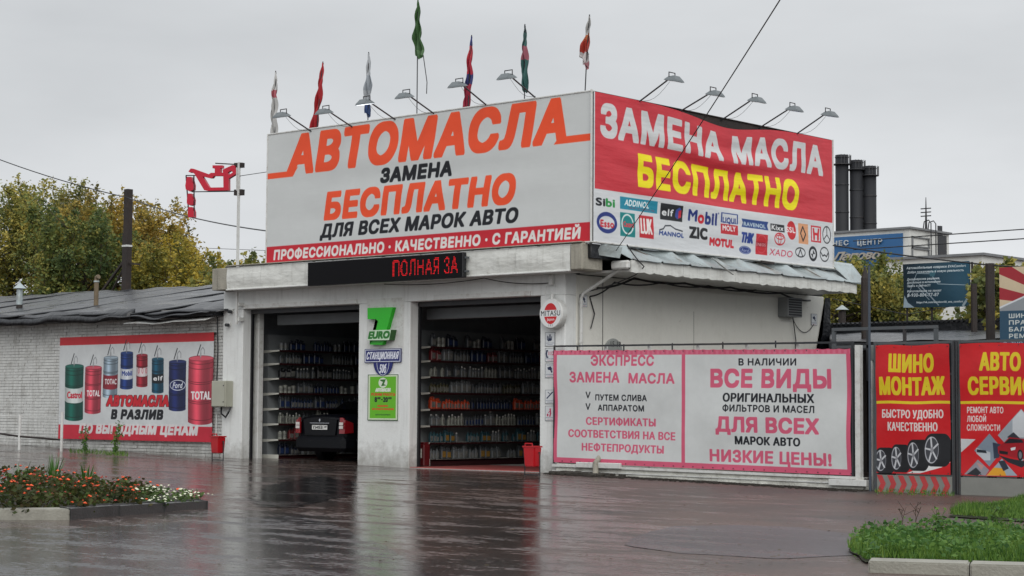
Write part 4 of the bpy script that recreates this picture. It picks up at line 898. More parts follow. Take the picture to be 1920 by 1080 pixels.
flag('white and red flag with a gold emblem at the billboard corner', .63, 9.03, 8.02, [(0, .01, .01), (.4, .1, .03), (.55, .18, .03), (.8, .26, .1), (.86, .1, .06), (1, .03, .05)], flagmat('flag_white_red', [(0, 'a06a70'), (.36, 'b0aaaa'), (.48, 'a83428'), (.6, 'b0603a'), (.66, 'a8a8a6')]), lean=.13)

# ---- running display
t = thing('led_display', 'long black scrolling display with red lit letters under the front billboard', 'led sign', (-4.7, -.5, 3.95))
obj('case', MB().bbox(-6.88, -2.21, -.62, -.51, 3.95, 4.47, .008), M_BLACK, t)
obj('screen', MB().grid(lambda u, v: (-6.855+LW*u, -.6235, 3.962+.496*v), 1, 1), M_LED, t)
for z in (4.08, 4.36): obj('bracket', MB().box(-2.209, -2.14, -.58, -.5, z-.02, z+.02), M_GREYM, t)
# ---- oil can sign on its mast
ms_t = thing('oil_can_sign', 'red oil can sign with three hanging drops on a thin mast at the garage corner', 'sign', (-9.74, -.15, 3.2))
def LPt(px_, py_):      # point in the sign's own plane
    d = ray(px_, py_); o = np.array([-9.76, -.17, 0]); ax = np.array([-.918, -.396, 0]); nn = np.array([ax[1], -ax[0], 0]); tt = ((o-CAM)@nn)/(d@nn); return Vector(CAM+d*tt)
zz = lambda X, Y: LPt(340+X/8.307, 290+Y/8.307)
nd = Vector((-.396, .918, 0))*.10
obj('mast', MB().box(-9.785, -9.735, -.20, -.15, 3.2, 6.98), M_WHMET, ms_t)
obj('mast_foot', MB().bbox(-9.82, -9.70, -.16, .0, 3.27, 3.36, .005), M_WHMET, ms_t); obj('mast_foot', MB().bbox(-9.82, -9.70, -.16, .0, 3.62, 3.70, .005), M_WHMET, ms_t)
can = MB()
outl = [(108, 262), (145, 215), (185, 218), (425, 305), (460, 282), (520, 282), (520, 212), (485, 210), (485, 165), (638, 165), (638, 210), (606, 212), (606, 280), (648, 280), (642, 232), (800, 160), (835, 170), (868, 290), (735, 372), (735, 555), (400, 562), (355, 552), (205, 300), (165, 270), (140, 280)]
inn = [(330, 340), (440, 365), (480, 365), (505, 330), (652, 330), (655, 508), (435, 512)]
inn2 = [(722, 275), (775, 245), (800, 275), (735, 320)]
def plate(out, holes, th, m, nm, parent):
    bm = bmesh.new(); loops = []
    for L_ in [out]+holes:
        vs = [bm.verts.new(zz(*p)) for p in L_]; es = [bm.edges.new((vs[i], vs[(i+1) % len(vs)])) for i in range(len(vs))]; loops.append(es)
    bmesh.ops.triangle_fill(bm, edges=bm.edges[:], use_beauty=True)
    r_ = bmesh.ops.extrude_face_region(bm, geom=bm.faces[:]); 
    for v in [g_ for g_ in r_['geom'] if isinstance(g_, bmesh.types.BMVert)]: v.co += th
    bmesh.ops.recalc_face_normals(bm, faces=bm.faces[:])
    mb = MB(); mb.frombm(bm); return obj(nm, mb, m, parent)
plate(outl, [inn, inn2], nd, M_CANR, 'oil_can', ms_t)
for pts in ([(85, 345), (150, 345), (185, 470), (182, 545), (130, 572), (68, 540), (60, 480)], [(98, 605), (155, 605), (185, 700), (178, 780), (130, 790), (85, 760), (85, 700)], [(108, 815), (165, 815), (190, 890), (190, 972), (105, 975), (98, 900)]):
    plate(pts, [], nd*1.4, M_CANR, 'drop', ms_t)
mb = MB()
P1 = [zz(55, 320), zz(215, 320)]; 
for a, b in (((55, 320), (215, 320)), ((58, 320), (100, 930)), ((180, 320), (186, 950)), ((150, 575), (960, 565))): mb.beam(zz(*a)+nd*.5, zz(*b)+nd*.5, .022)
obj('hanger_frame', mb, M_DKMET, ms_t)
mb = MB(); mb.beam(zz(515, 130)+nd*.5, zz(880, 150)+nd*.5, .025); obj('top_arm', mb, M_RUST, ms_t)
for y0, y1 in ((125, 200), (540, 630)): 
    a, b = zz(815, (y0+y1)/2), zz(960, (y0+y1)/2); h_ = (zz(815, y0)-zz(815, y1)).length; obj('clamp', MB().beam(a+nd*.9, b+nd*.1, .10, h_), M_RUST, ms_t)
obj('stay', MB().beam(zz(865, 200), zz(865, 560), .025), M_WHMET, ms_t)

# ---- signs on the middle pier
t = thing('numeral_sign', 'thick green plastic numeral seven with the word EURO across it', 'sign', (-5.15, -.05, 2.75))
def PF(px_, py_, y=-.13): return P(px_, py_, 1, y)
z6 = lambda X, Y: (680+X/4.7, 570+Y/4.7)
M_GRN = mat('green_acrylic', '22b418', .3, .06, 3); M_GRND = mat('green_dark_side', '2a5a26', .5, .1, 3)
def fplate(pts, y0, d, m, nm, parent): 
    return obj(nm, MB().prism([PF(*z6(*p), y=y0) for p in pts], (0, d, 0)), m, parent)
nm_ = MB()
for pts in ([(42, 35), (265, 28), (236, 132), (44, 134)], [(236, 132), (195, 290), (170, 360), (62, 358), (62, 320), (95, 310), (135, 150), (112, 133)]):
    nm_.prism([PF(*z6(*p), y=-.12) for p in pts], (0, .105, 0))
obj('numeral', nm_, M_GRN, t)
fplate([(62, 232), (250, 226), (232, 318), (38, 320)], -.19, .17, M_GRND, 'word_block', t)
cvw = Canvas(.46, .26, 500, 'c4d8c0', frontfn(-.196, PF(*z6(38, 320), y=-.196).x, PF(*z6(38, 320), y=-.196).z))
ox, oz = PF(*z6(38, 322), y=-.196).x, PF(*z6(38, 322), y=-.196).z
x1_, z1_ = PF(*z6(250, 228), y=-.196).x, PF(*z6(50, 230), y=-.196).z
cvw = Canvas(x1_-ox, z1_-oz, 500, 'c4d8c0'); Wc, Hc = x1_-ox, z1_-oz
cvw.poly([(.025, .012), (Wc-.04, .012), (Wc-.015, Hc-.012), (.06, Hc-.012)], 'bcd4b8'); cvw.text('EURO', .03, Wc-.035, .03, Hc-.06, '1c6e20', wt=.28, shear=.22, track=1.05)
M_EURO = printmat('euro_print', cvw, rough=.3, dirt=.02)
pf = [(38, 320), (232, 318), (250, 226), (62, 232)]; vs = [PF(*z6(*p), y=-.196) for p in pf]; mb = MB(); mb.add(vs, [(0, 1, 2, 3)]); mb.uv = {i: ((v.x-ox)/Wc, (v.z-oz)/Hc) for i, v in enumerate(vs)}
obj('word_face', mb, M_EURO, t)
t = thing('street_name_plate', 'dark blue street name and house number plate on the middle pier', 'street sign', (-5.15, -.01, 1.95))
a = PF(*z6(17, 510), y=-.035); b = PF(*z6(337, 510), y=-.035); c_ = PF(*z6(17, 398), y=-.035)
obj('name_panel', MB().grid(lambda u, v: (a.x+(b.x-a.x)*u, -.036, a.z-.02+(c_.z-a.z+.02)*v), 1, 1).box(a.x+.002, b.x-.002, -.034, -.012, a.z-.018, c_.z-.002), M_STREET, t)
ctr = PF(*z6(177, 515), y=-.035); R_ = (PF(*z6(262, 515), y=-.03).x-PF(*z6(95, 515), y=-.03).x)/2
mb = MB(); pts = [(ctr.x+R_*math.cos(th), -.030, a.z-.022+.285*math.sin(th)) for th in np.linspace(math.pi, 2*math.pi, 17)]
mb.prism(pts, (0, .015, 0)); mb.uv = {i: ((v[0]-ctr.x)/.4+.5, (v[2]-a.z+.022)/.3+1.0) for i, v in enumerate(mb.v)}; obj('number_panel', mb, M_HOUSE, t)
tz = -5.62; t = thing('opening_hours_board', 'green opening hours board with white border low on the middle pier', 'sign', (-5.1, -.01, 1.1))
a = PF(*z6(42, 1025), y=-.02); b = PF(*z6(310, 1025), y=-.02); c_ = PF(*z6(42, 622), y=-.02)
obj('board', MB().box(a.x, b.x, -.018, -.001, a.z, c_.z), M_WHMET, t); obj('face', MB().grid(lambda u, v: (a.x+(b.x-a.x)*u, -.0195, a.z+(c_.z-a.z)*v), 1, 1), M_HOURS, t)
# ---- round sign on the right pier
t = thing('round_sign', 'round white lightbox sign with a red disc on the right pier', 'sign', (-.33, -.1, 3.0))
rc = PF(1032, 588, y=-.2); RR = .285
obj('case', MB().lathe((rc.x, 0, rc.z), [(RR*1.0, -.02), (RR*1.06, -.03), (RR*1.06, -.17), (RR, -.195)], 36, 'y'), M_WHMET, t)
mb = MB(); pts = [(rc.x+RR*.97*math.cos(k*math.pi/18), -.1965, rc.z+RR*.97*math.sin(k*math.pi/18)) for k in range(36)]; mb.add(pts, [tuple(range(36))]); mb.uv = {i: (.5+.5*math.cos(i*math.pi/18), .5+.5*math.sin(i*math.pi/18)) for i in range(36)}
obj('face', mb, M_ROUND, t)
obj('hanger', MB().tube([(rc.x-.05, -.1, rc.z+RR), (rc.x-.05, -.08, rc.z+RR+.12)], .03, 8), M_WHMET, t)
t = thing('wall_lamp_box', 'small white junction box with a loop of wire above the round sign', 'junction box', (-.32, -.05, 3.6)); bb = PF(1032, 528, y=-.08)
obj('box', MB().bbox(bb.x-.05, bb.x+.05, -.09, 0, bb.z-.07, bb.z+.16, .01), M_WHMET, t); obj('dome', MB().lathe((bb.x, -.09, bb.z+.1), [(.045, 0), (.04, -.03), (.02, -.05)], 12, 'y'), M_WHMET, t)
obj('wire', MB().tube([(bb.x+.0+.16*math.cos(k*.42), -.06, bb.z-.18+.14*math.sin(k*.42)) for k in range(13)], .005, 4), M_WHMET, t)
# ---- notices
for i, (kind, X0, X1, Y0, Y1, lb) in enumerate([('hand', 189, 272, 645, 762, 'white notice with a hand pictogram, topmost under the round sign'), ('phone', 189, 272, 778, 893, 'white notice with a telephone handset and the number 112'), ('camera', 189, 272, 908, 1028, 'white notice with a camera pictogram below the telephone notice')]):
    a = PF(980+X0/4.5, 480+Y1/4.5, -.01); b = PF(980+X1/4.5, 480+Y1/4.5, -.01); c_ = PF(980+X0/4.5, 480+Y0/4.5, -.01)
    o = obj('notice', MB().grid(lambda u, v: (a.x+(b.x-a.x)*u, -.012, a.z+(c_.z-a.z)*v), 1, 1).box(a.x+.001, b.x-.001, -.011, -.001, a.z+.001, c_.z-.001), notice(kind)); tag(o, lb, 'notice', 'notices on the right pier')
for kind, Y0, Y1, lb in [('smoke', 731, 757, 'white notice with a struck out cigarette, fourth down on the right pier'), ('bin', 761, 789, 'white notice with a pink litter pictogram, lowest on the right pier')]:
    a = PF(1022, Y1, -.01); b = PF(1040, Y1, -.01); c_ = PF(1022, Y0, -.01)
    o = obj('notice', MB().grid(lambda u, v: (a.x+(b.x-a.x)*u, -.012, a.z+(c_.z-a.z)*v), 1, 1).box(a.x+.001, b.x-.001, -.011, -.001, a.z+.001, c_.z-.001), notice(kind)); tag(o, lb, 'notice', 'notices on the right pier')
mc = notice('camera')
for px0, px1, py0, py1, lb in [(1087, 1101, 552, 575, 'camera notice on the side wall beside the drain pipe'), (1521, 1532, 588, 610, 'camera notice at the far end of the side wall')]:
    a = P(px0, py1, 0, .01); b = P(px1, py1, 0, .01); c_ = P(px0, py0, 0, .01)
    o = obj('notice', MB().grid(lambda u, v: (.012, a.y+(b.y-a.y)*u, a.z+(c_.z-a.z)*v), 1, 1).box(.001, .011, a.y+.001, b.y-.001, a.z+.001, c_.z-.001), mc); tag(o, lb, 'notice')
t = thing('drain_pipe', 'white drain pipe with a slanting upper length on the side wall corner', 'drain pipe', (.1, .5, 0))
obj('pipe', MB().tube([(.07, .42, -.1), (.07, .42, 3.5), (.1, .46, 3.6), (.5, .6, 3.85), (1.05, .45, 4.05)], .036, 10), M_WHMET, t)
for z in (1.2, 2.6, 3.4): obj('clip', MB().tube([(.07, .42, z), (.07, .42, z+.03)], .045, 10), M_WHMET, t)
obj('gutter_box', MB().bbox(EXX-.42, EXX+.01, .33, .45, 4.03, 4.2, .03), M_WHMET, t)
# air unit
t = thing('air_conditioner', 'grey metal ventilation unit on the side wall near its far end', 'air conditioner', (.15, 7.9, 3.4))
a = P(1465, 594, 0, .2); 
obj('case', MB().bbox(.002, .28, 7.62, 8.22, 3.42, 3.86, .01), mat('grey_case', '7c7f80', .45, .08, 4), t)
for k in range(7): obj('louvre', MB().box(.281, .292, 7.66, 8.18, 3.45+k*.057, 3.485+k*.057), M_DKMET, t)
# round stencil plate behind the fence
t = thing('round_plate', 'round grey plate with scrawled figures half hidden behind the pink bordered banner', 'plate', (.03, 1.6, 2.3)); a = P(1150, 662, 0, .02)
obj('disc', MB().lathe((0, a.y, a.z), [(.3, .003), (.3, .03), (.28, .035)], 28, 'x'), mat('grey_disc', '8e918e', .6, .1, 8), t)
for dy, s_ in ((-.14, '15'), (.02, '-19')):
    text_obj('figures', s_, M_BLACK, t, (.037, a.y+dy, a.z+.13), (math.pi/2, 0, math.pi/2), size=.16, extrude=.002)
# metal cabinet on left pier
t = thing('electrical_cabinet', 'beige metal electrical cabinet on the left pier', 'cabinet', (-10.5, -.1, 1.5)); 
a = PF(396, 763, -.24); b = PF(422, 763, -.24); c_ = PF(396, 714, -.24)
obj('case', MB().bbox(a.x, b.x, -.24, -.0, a.z, c_.z, .012), mat('beige_enamel', '9a9a8c', .45, .06, 3), t); obj('door', MB().bbox(a.x+.02, b.x-.02, -.252, -.241, a.z+.02, c_.z-.02, .004), mat('beige_door', 'a2a294', .45, .06, 3), t)
for z in (.12, .5): obj('lock', MB().lathe((b.x-.05, -.252, a.z+z), [(.014, 0), (.014, -.012)], 8, 'y'), M_DKMET, t)
obj('conduit', MB().tube([(a.x+.2, -.1, a.z), (a.x+.22, -.12, a.z-.15), (a.x+.38, -.12, a.z-.24), (a.x+.5, -.12, a.z-.1), (a.x+.5, -.08, a.z)], .022, 8), M_BLACK, t)
obj('riser', MB().tube([(-10.62, -.02, c_.z), (-10.6, -.02, 2.6), (-10.64, -.02, 3.4)], .018, 6), M_BLACK, t); obj('riser', MB().tube([(-10.62, -.02, a.z), (-10.62, -.02, .3)], .014, 6), M_WHMET, t)
for (px_, py_, lb) in ((432, 583, 'small white camera high on the left pier'), (427, 608, 'small dark lens camera below the other on the left pier')):
    p_ = PF(px_, py_, -.06); t = thing('security_camera', lb, 'camera', p_); obj('base', MB().bbox(p_.x-.04, p_.x+.04, -.04, 0, p_.z-.04, p_.z+.05, .008), M_WHMET, t); obj('lens', MB().lathe((p_.x+.01, -.04, p_.z-.02), [(.04, 0), (.04, -.08), (.03, -.1)], 10, 'y'), M_DKMET, t)
# ---- banner on the shed
t = thing('drum_banner', 'vinyl banner with eight printed oil drums and red borders on the brick shed wall', 'banner', (-13.8, 0, .5))
obj('vinyl', MB().grid(lambda u, v: (HX0+(HX1-HX0)*u, HY+.008*math.sin(9*u+6*v), HZ0+(HZ1-HZ0)*v), 40, 20), M_DRUMS, t, True); obj('batten', MB().box(HX0, HX1, HY+.02, .06, HZ1-.03, HZ1), M_RUST, t)
# ---- litter bins
def litter_bin(px_, py_, wpx, hpx, lb, y):
    b = G(px_, py_); s_ = FPX/float((Vector(b)-Vector(CAM))@Vector(f2)); h = hpx/s_; w_ = .34
    t = thing('litter_bin', lb, 'litter bin', b, 'red litter bins by the garage doors'); x, y_, z = b
    mb = MB(); n = 14; lo = [(x+(-.13+.26*k/n), y_-.13-.05*math.sin(math.pi*k/n)) for k in range(n+1)]
    bm = bmesh.new(); bmesh.ops.create_cube(bm, size=1)      # tapered bucket, narrower at its foot
    for v in bm.verts: k_ = 1.0 if v.co.z > 0 else .82; v.co = Vector((x+v.co.x*.30*k_, y_+v.co.y*.22*k_, z+.17+(h*.90-.17)*(v.co.z+.5)))
    bmesh.ops.bevel(bm, geom=bm.edges[:], offset=.02, segments=2, affect='EDGES'); mb = MB(); mb.frombm(bm); obj('bucket', mb, M_RED, t)
    mb = MB()
    for a_, b_, c_, d_ in ((-.155, .155, -.115, -.105), (-.155, .155, .105, .115), (-.155, -.145, -.105, .105), (.145, .155, -.105, .105)): mb.box(x+a_, x+b_, y_+c_, y_+d_, z+h*.88, z+h*.93)
    obj('rim', mb, M_RED, t)
    obj('handle', MB().tube([(x-.09, y_-.11, z+h*.9), (x-.09, y_-.11, z+h), (x+.09, y_-.11, z+h), (x+.09, y_-.11, z+h*.9)], .014, 6), M_RED, t)
    for sx in (-.19, .19): obj('leg', MB().tube([(x+sx, y_, z), (x+sx, y_, z+h*.75)], .012, 6), M_DKMET, t)
    obj('foot_bar', MB().beam((x-.19, y_, z+.02), (x+.19, y_, z+.02), .02), M_DKMET, t)
    for sx in (-.19, .19): obj('pivot', MB().beam((x+sx, y_, z+h*.72), (x+sx*.82, y_, z+h*.72), .02), M_DKMET, t)
litter_bin(408, 864, 26, 50, 'red litter bin standing by the left pier under the cabinet', 0)
litter_bin(998, 892, 26, 60, 'red litter bin standing by the right pier next to the pink banner', 0)

# ================================================================== SHOP GOODS
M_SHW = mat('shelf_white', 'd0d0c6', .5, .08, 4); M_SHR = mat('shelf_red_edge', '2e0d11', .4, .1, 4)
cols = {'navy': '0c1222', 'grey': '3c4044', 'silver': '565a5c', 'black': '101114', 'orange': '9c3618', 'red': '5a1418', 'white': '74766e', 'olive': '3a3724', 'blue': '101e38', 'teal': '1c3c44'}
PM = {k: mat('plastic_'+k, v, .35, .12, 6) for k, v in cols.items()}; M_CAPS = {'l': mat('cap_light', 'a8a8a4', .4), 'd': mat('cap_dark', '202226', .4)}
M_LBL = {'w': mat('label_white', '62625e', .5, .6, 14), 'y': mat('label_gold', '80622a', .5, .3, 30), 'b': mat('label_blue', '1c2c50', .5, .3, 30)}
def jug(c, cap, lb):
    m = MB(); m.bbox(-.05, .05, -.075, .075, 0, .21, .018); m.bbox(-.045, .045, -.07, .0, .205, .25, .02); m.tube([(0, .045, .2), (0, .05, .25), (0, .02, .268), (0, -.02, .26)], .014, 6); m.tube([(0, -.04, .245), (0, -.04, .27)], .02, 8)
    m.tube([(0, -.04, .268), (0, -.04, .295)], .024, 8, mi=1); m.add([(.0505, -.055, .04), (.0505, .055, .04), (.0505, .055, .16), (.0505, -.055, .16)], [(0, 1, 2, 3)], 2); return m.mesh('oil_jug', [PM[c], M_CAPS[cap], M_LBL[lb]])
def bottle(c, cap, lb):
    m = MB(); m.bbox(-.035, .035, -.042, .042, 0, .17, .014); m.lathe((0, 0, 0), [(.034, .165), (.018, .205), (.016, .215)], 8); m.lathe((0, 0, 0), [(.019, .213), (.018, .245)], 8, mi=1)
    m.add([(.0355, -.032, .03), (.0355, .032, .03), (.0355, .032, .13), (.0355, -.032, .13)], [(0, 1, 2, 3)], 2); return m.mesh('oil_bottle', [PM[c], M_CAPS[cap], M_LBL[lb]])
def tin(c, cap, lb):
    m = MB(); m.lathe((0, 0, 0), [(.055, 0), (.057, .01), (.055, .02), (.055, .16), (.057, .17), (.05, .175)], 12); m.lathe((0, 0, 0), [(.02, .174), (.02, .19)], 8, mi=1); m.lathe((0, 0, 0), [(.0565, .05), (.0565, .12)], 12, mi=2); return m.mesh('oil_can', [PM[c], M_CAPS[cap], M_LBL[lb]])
kinds = {'jug': jug, 'bottle': bottle, 'tin': tin}
SHZ = [.16, .53, .90, 1.26, 1.62, 1.97, 2.32, 2.63]
ordn = ['lowest', 'second', 'third', 'fourth', 'fifth', 'sixth', 'seventh', 'top']
def nth(n):
    w_ = ['', 'first', 'second', 'third', 'fourth', 'fifth', 'sixth', 'seventh', 'eighth', 'ninth', 'tenth', 'eleventh', 'twelfth', 'thirteenth', 'fourteenth', 'fifteenth', 'sixteenth', 'seventeenth', 'eighteenth', 'nineteenth']
    return w_[n] if n < 20 else 'twentieth' if n == 20 else 'twenty-'+w_[n-20] if n < 30 else 'thirtieth' if n == 30 else 'thirty-'+w_[n-30]
def shelving(face, y0, y1, side, plan, topfree):
    t = thing('shop_shelving', 'tall shelving with red edges and white brackets along the wall of the %s bay' % side, 'shelving', (face-.2, (y0+y1)/2, .02), 'shelving in the two bays')
    obj('plinth', MB().bbox(face-.56, face, y0+.01, y1, .02, .15, .004), M_SHR, t); obj('plinth_end', MB().bbox(face-.57, face+.004, y0-.01, y0+.008, .02, .17, .004), M_SHW, t)
    obj('back_panel', MB().box(face-.40, face-.565, y0, y1, .02, 3.0), M_INTW, t)
    for z in SHZ:
        s_ = obj('shelf', MB().box(face-.56, face-.012, y0+.01, y1, z-.025, z), M_SHW, t); obj('edge_strip', MB().box(face-.012, face, y0, y1, z-.04, z), M_SHR, s_)
        obj('bracket', MB().prism([(face-.56, y0-.004, z), (face-.01, y0-.004, z), (face-.01, y0-.004, z-.03), (face-.56, y0-.004, z-.07)], (0, .012, 0)), M_SHW, t)
    for r, (z, items) in enumerate(zip(SHZ, plan)):
        y = y0+.08; cnt = {}
        while y < y1-.1:
            for (k, c, cap, lb, n, word) in items:
                key = (k, c, cap, lb)
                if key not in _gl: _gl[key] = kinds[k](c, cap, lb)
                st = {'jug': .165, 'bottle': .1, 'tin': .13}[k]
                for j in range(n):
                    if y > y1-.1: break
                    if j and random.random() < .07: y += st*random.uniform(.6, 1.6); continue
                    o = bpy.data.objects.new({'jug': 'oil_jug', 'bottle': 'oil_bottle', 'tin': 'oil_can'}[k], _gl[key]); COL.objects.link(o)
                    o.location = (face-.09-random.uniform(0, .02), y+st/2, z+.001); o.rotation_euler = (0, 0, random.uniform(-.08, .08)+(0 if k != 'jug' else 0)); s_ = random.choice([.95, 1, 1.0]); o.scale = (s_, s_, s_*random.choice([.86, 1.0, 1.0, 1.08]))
                    cnt[word] = cnt.get(word, 0)+1
                    tag(o, '%s, %s such from the door, %s shelf, %s bay' % (word, nth(cnt[word]), ordn[r], side), {'jug': 'oil jug', 'bottle': 'oil bottle', 'tin': 'can'}[k], '%s, %s shelf, %s bay' % (word, ordn[r], side)); y += st
                y += .05
            if r in topfree: y += .25
B = lambda k, c, cap, lb, n, w: (k, c, cap, lb, n, w)
planR = [[B('bottle', 'silver', 'd', 'w', 3, 'silver oil bottle'), B('jug', 'grey', 'd', 'y', 2, 'grey oil jug with gold label'), B('jug', 'silver', 'd', 'w', 3, 'large silver oil jug')],
 [B('bottle', 'teal', 'd', 'w', 4, 'teal bottle'), B('jug', 'teal', 'd', 'y', 2, 'teal jug with gold label'), B('bottle', 'silver', 'l', 'w', 3, 'pale bottle')],
 [B('jug', 'silver', 'l', 'w', 2, 'silver jug'), B('bottle', 'white', 'l', 'w', 7, 'white spray bottle'), B('bottle', 'grey', 'd', 'b', 6, 'grey bottle')],
 [B('jug', 'orange', 'd', 'w', 2, 'orange oil jug'), B('bottle', 'orange', 'd', 'w', 9, 'orange oil bottle'), B('bottle', 'navy', 'd', 'b', 14, 'navy oil bottle')],
 [B('bottle', 'olive', 'd', 'w', 6, 'olive oil bottle'), B('jug', 'silver', 'd', 'w', 4, 'silver jug with round label'), B('bottle', 'grey', 'd', 'w', 10, 'grey oil bottle')],
 [B('bottle', 'white', 'd', 'w', 4, 'white oil bottle'), B('jug', 'grey', 'd', 'w', 3, 'grey jug'), B('bottle', 'silver', 'l', 'w', 8, 'silver bottle')],
 [B('jug', 'red', 'd', 'w', 2, 'red oil jug'), B('jug', 'silver', 'd', 'w', 2, 'silver oil jug'), B('bottle', 'grey', 'd', 'w', 5, 'grey bottle'), B('jug', 'blue', 'd', 'b', 3, 'blue oil jug')],
 [B('jug', 'grey', 'd', 'w', 1, 'grey jug'), B('tin', 'white', 'l', 'w', 2, 'white round can'), B('jug', 'navy', 'd', 'b', 2, 'navy jug')]]
planL = [[B('jug', 'navy', 'd', 'b', 2, 'navy oil jug'), B('bottle', 'navy', 'd', 'w', 3, 'navy oil bottle'), B('jug', 'silver', 'd', 'w', 3, 'silver oil jug')],
 [B('tin', 'white', 'l', 'w', 2, 'white round can'), B('jug', 'red', 'd', 'w', 4, 'red oil jug')],
 [B('jug', 'white', 'l', 'w', 1, 'white oil jug'), B('bottle', 'white', 'l', 'w', 5, 'white oil bottle'), B('bottle', 'grey', 'd', 'w', 4, 'grey oil bottle')],
 [B('jug', 'grey', 'd', 'b', 2, 'grey oil jug'), B('bottle', 'blue', 'd', 'w', 7, 'blue oil bottle')],
 [B('tin', 'white', 'd', 'w', 4, 'white round can'), B('jug', 'grey', 'd', 'w', 3, 'grey oil jug'), B('bottle', 'navy', 'd', 'b', 8, 'navy oil bottle')],
 [B('jug', 'black', 'd', 'w', 3, 'black oil jug'), B('bottle', 'grey', 'l', 'w', 6, 'grey oil bottle')],
 [B('bottle', 'grey', 'd', 'w', 7, 'grey oil bottle'), B('jug', 'navy', 'd', 'b', 5, 'navy oil jug')],
 [B('tin', 'silver', 'd', 'w', 2, 'silver round can'), B('jug', 'navy', 'd', 'b', 4, 'navy jug'), B('bottle', 'blue', 'd', 'b', 6, 'blue bottle')]]
shelving(-4.6, .95, 5.2, 'right', planR, (7,)); shelving(-9.52, .95, 4.8, 'left', planL, ())
t = thing('fire_extinguisher_case', 'red fire extinguisher cabinet with a white label inside the right bay', 'extinguisher', (-4.6, .75, .02))
obj('case', MB().bbox(-4.72, -4.5, .66, .86, .02, .5, .02), PM['red'], t); obj('lid', MB().bbox(-4.70, -4.52, .68, .84, .5, .54, .01), PM['red'], t); obj('label', MB().box(-4.66, -4.56, .655, .659, .2, .4), M_SHW, t)

# ================================================================== CAR IN THE LEFT BAY
car = thing('parked_car', 'dark blue-black saloon parked nose-in inside the left bay with its boot showing', 'car', (-8.08, 3.0, .03))
cxm, cy0, cz = -8.02, .92, .03
secs = [(0.0, .70, .36, .98, .70), (.06, .79, .30, 1.06, .74), (.35, .83, .26, 1.08, .76), (.75, .84, .22, 1.09, .76), (1.6, .85, .2, 1.06, .76), (2.9, .85, .2, 1.0, .78), (3.7, .82, .22, .92, .74), (4.15, .72, .28, .75, .62)]
def ring(y, hw, zb, zt, tw): 
    pts = [(-hw*.9, zb), (-hw, zb+.15), (-hw*1.0, (zb+zt)/2+.05), (-hw*.95, zt-.16), (-tw*.93, zt-.045), (-tw*.55, zt+.008), (0, zt+.02), (tw*.55, zt+.008), (tw*.93, zt-.045), (hw*.95, zt-.16), (hw, (zb+zt)/2+.05), (hw, zb+.15), (hw*.9, zb)]
    return [(cxm+x, cy0+y, cz+z) for x, z in pts]
def loft(rings, mi=0):
    mb = MB(); n = len(rings[0]); vs = [p for r_ in rings for p in r_]
    fs = [(i*n+k, (i+1)*n+k, (i+1)*n+(k+1) % n, i*n+(k+1) % n) for i in range(len(rings)-1) for k in range(n)]
    fs += [tuple(range(n)), tuple(reversed([(len(rings)-1)*n+k for k in range(n)]))]; mb.add(vs, fs); return mb
obj('body', loft([ring(*s_) for s_ in secs]), M_CAR, car, True)
gl = [(.78, .62, 1.06, 1.08, .60), (1.25, .68, 1.02, 1.40, .50), (1.7, .69, 1.0, 1.44, .52), (2.5, .69, 1.0, 1.42, .52), (3.2, .66, .98, 1.0, .55)]
obj('cabin', loft([ring(*s_) for s_ in gl]), M_CAR, car, True)
obj('rear_window', MB().prism([(cxm-.56, cy0+.80, cz+1.11), (cxm+.56, cy0+.80, cz+1.11), (cxm+.47, cy0+1.2, cz+1.38), (cxm-.47, cy0+1.2, cz+1.38)], (0, -.02, .015)), M_GLASSD, car)
obj('side_window', MB().prism([(cxm+.70, cy0+1.3, cz+1.08), (cxm+.70, cy0+2.6, cz+1.08), (cxm+.60, cy0+2.35, cz+1.36), (cxm+.58, cy0+1.5, cz+1.36)], (.02, 0, .01)), M_GLASSD, car)
obj('boot_lid', loft([[(cxm+x, cy0+y, cz+z) for x, z in [(-.5, .62), (-.56, .98), (0, 1.03), (.56, .98), (.5, .62)]] for y in (-.045, -.02, .08)]), M_CAR, car)
obj('bumper', MB().bbox(cxm-.83, cxm+.83, cy0-.1, cy0+.35, cz+.24, cz+.60, .09), M_CARP, car)
for sx in (-1, 1):
    mb = MB(); a = cxm+sx*.655; b = cxm+sx*.80
    mb.prism([(a, cy0-.03, cz+.66), (b, cy0-.02, cz+.66), (b, cy0-.0, cz+.95), (cxm+sx*.74, cy0+.01, cz+1.02), (cxm+sx*.67, cy0-.02, cz+1.02)], (0, -.035, 0))
    mb.prism([(b, cy0-.05, cz+.66), (cxm+sx*.835, cy0+.2, cz+.68), (cxm+sx*.82, cy0+.2, cz+.9), (b, cy0-.03, cz+.97)], (sx*.02, 0, 0))
    tl = obj('tail_lamp', mb, M_TAIL, car)
    for z in (.77, .85): obj('reverse_lens', MB().box(min(a, b)+.01, max(a, b)-.01, cy0-.078, cy0-.068, cz+z, cz+z+.065), M_TAILW, tl)
pl_ = obj('number_plate', MB().grid(lambda u, v: (cxm-.26+.52*u, cy0-.058, cz+.74+.112*v), 1, 1).box(cxm-.26, cxm+.26, cy0-.057, cy0-.048, cz+.74, cz+.852), M_PLATE, car)
obj('plate_trim', MB().bbox(cxm-.32, cxm+.32, cy0-.07, cy0-.045, cz+.885, cz+.905, .005), M_CHROME, car); obj('emblem', MB().prism([(cxm, cy0-.06, cz+1.0), (cxm+.03, cy0-.06, cz+.965), (cxm, cy0-.06, cz+.92), (cxm-.03, cy0-.06, cz+.965)], (0, .015, 0)), M_CHROME, car)
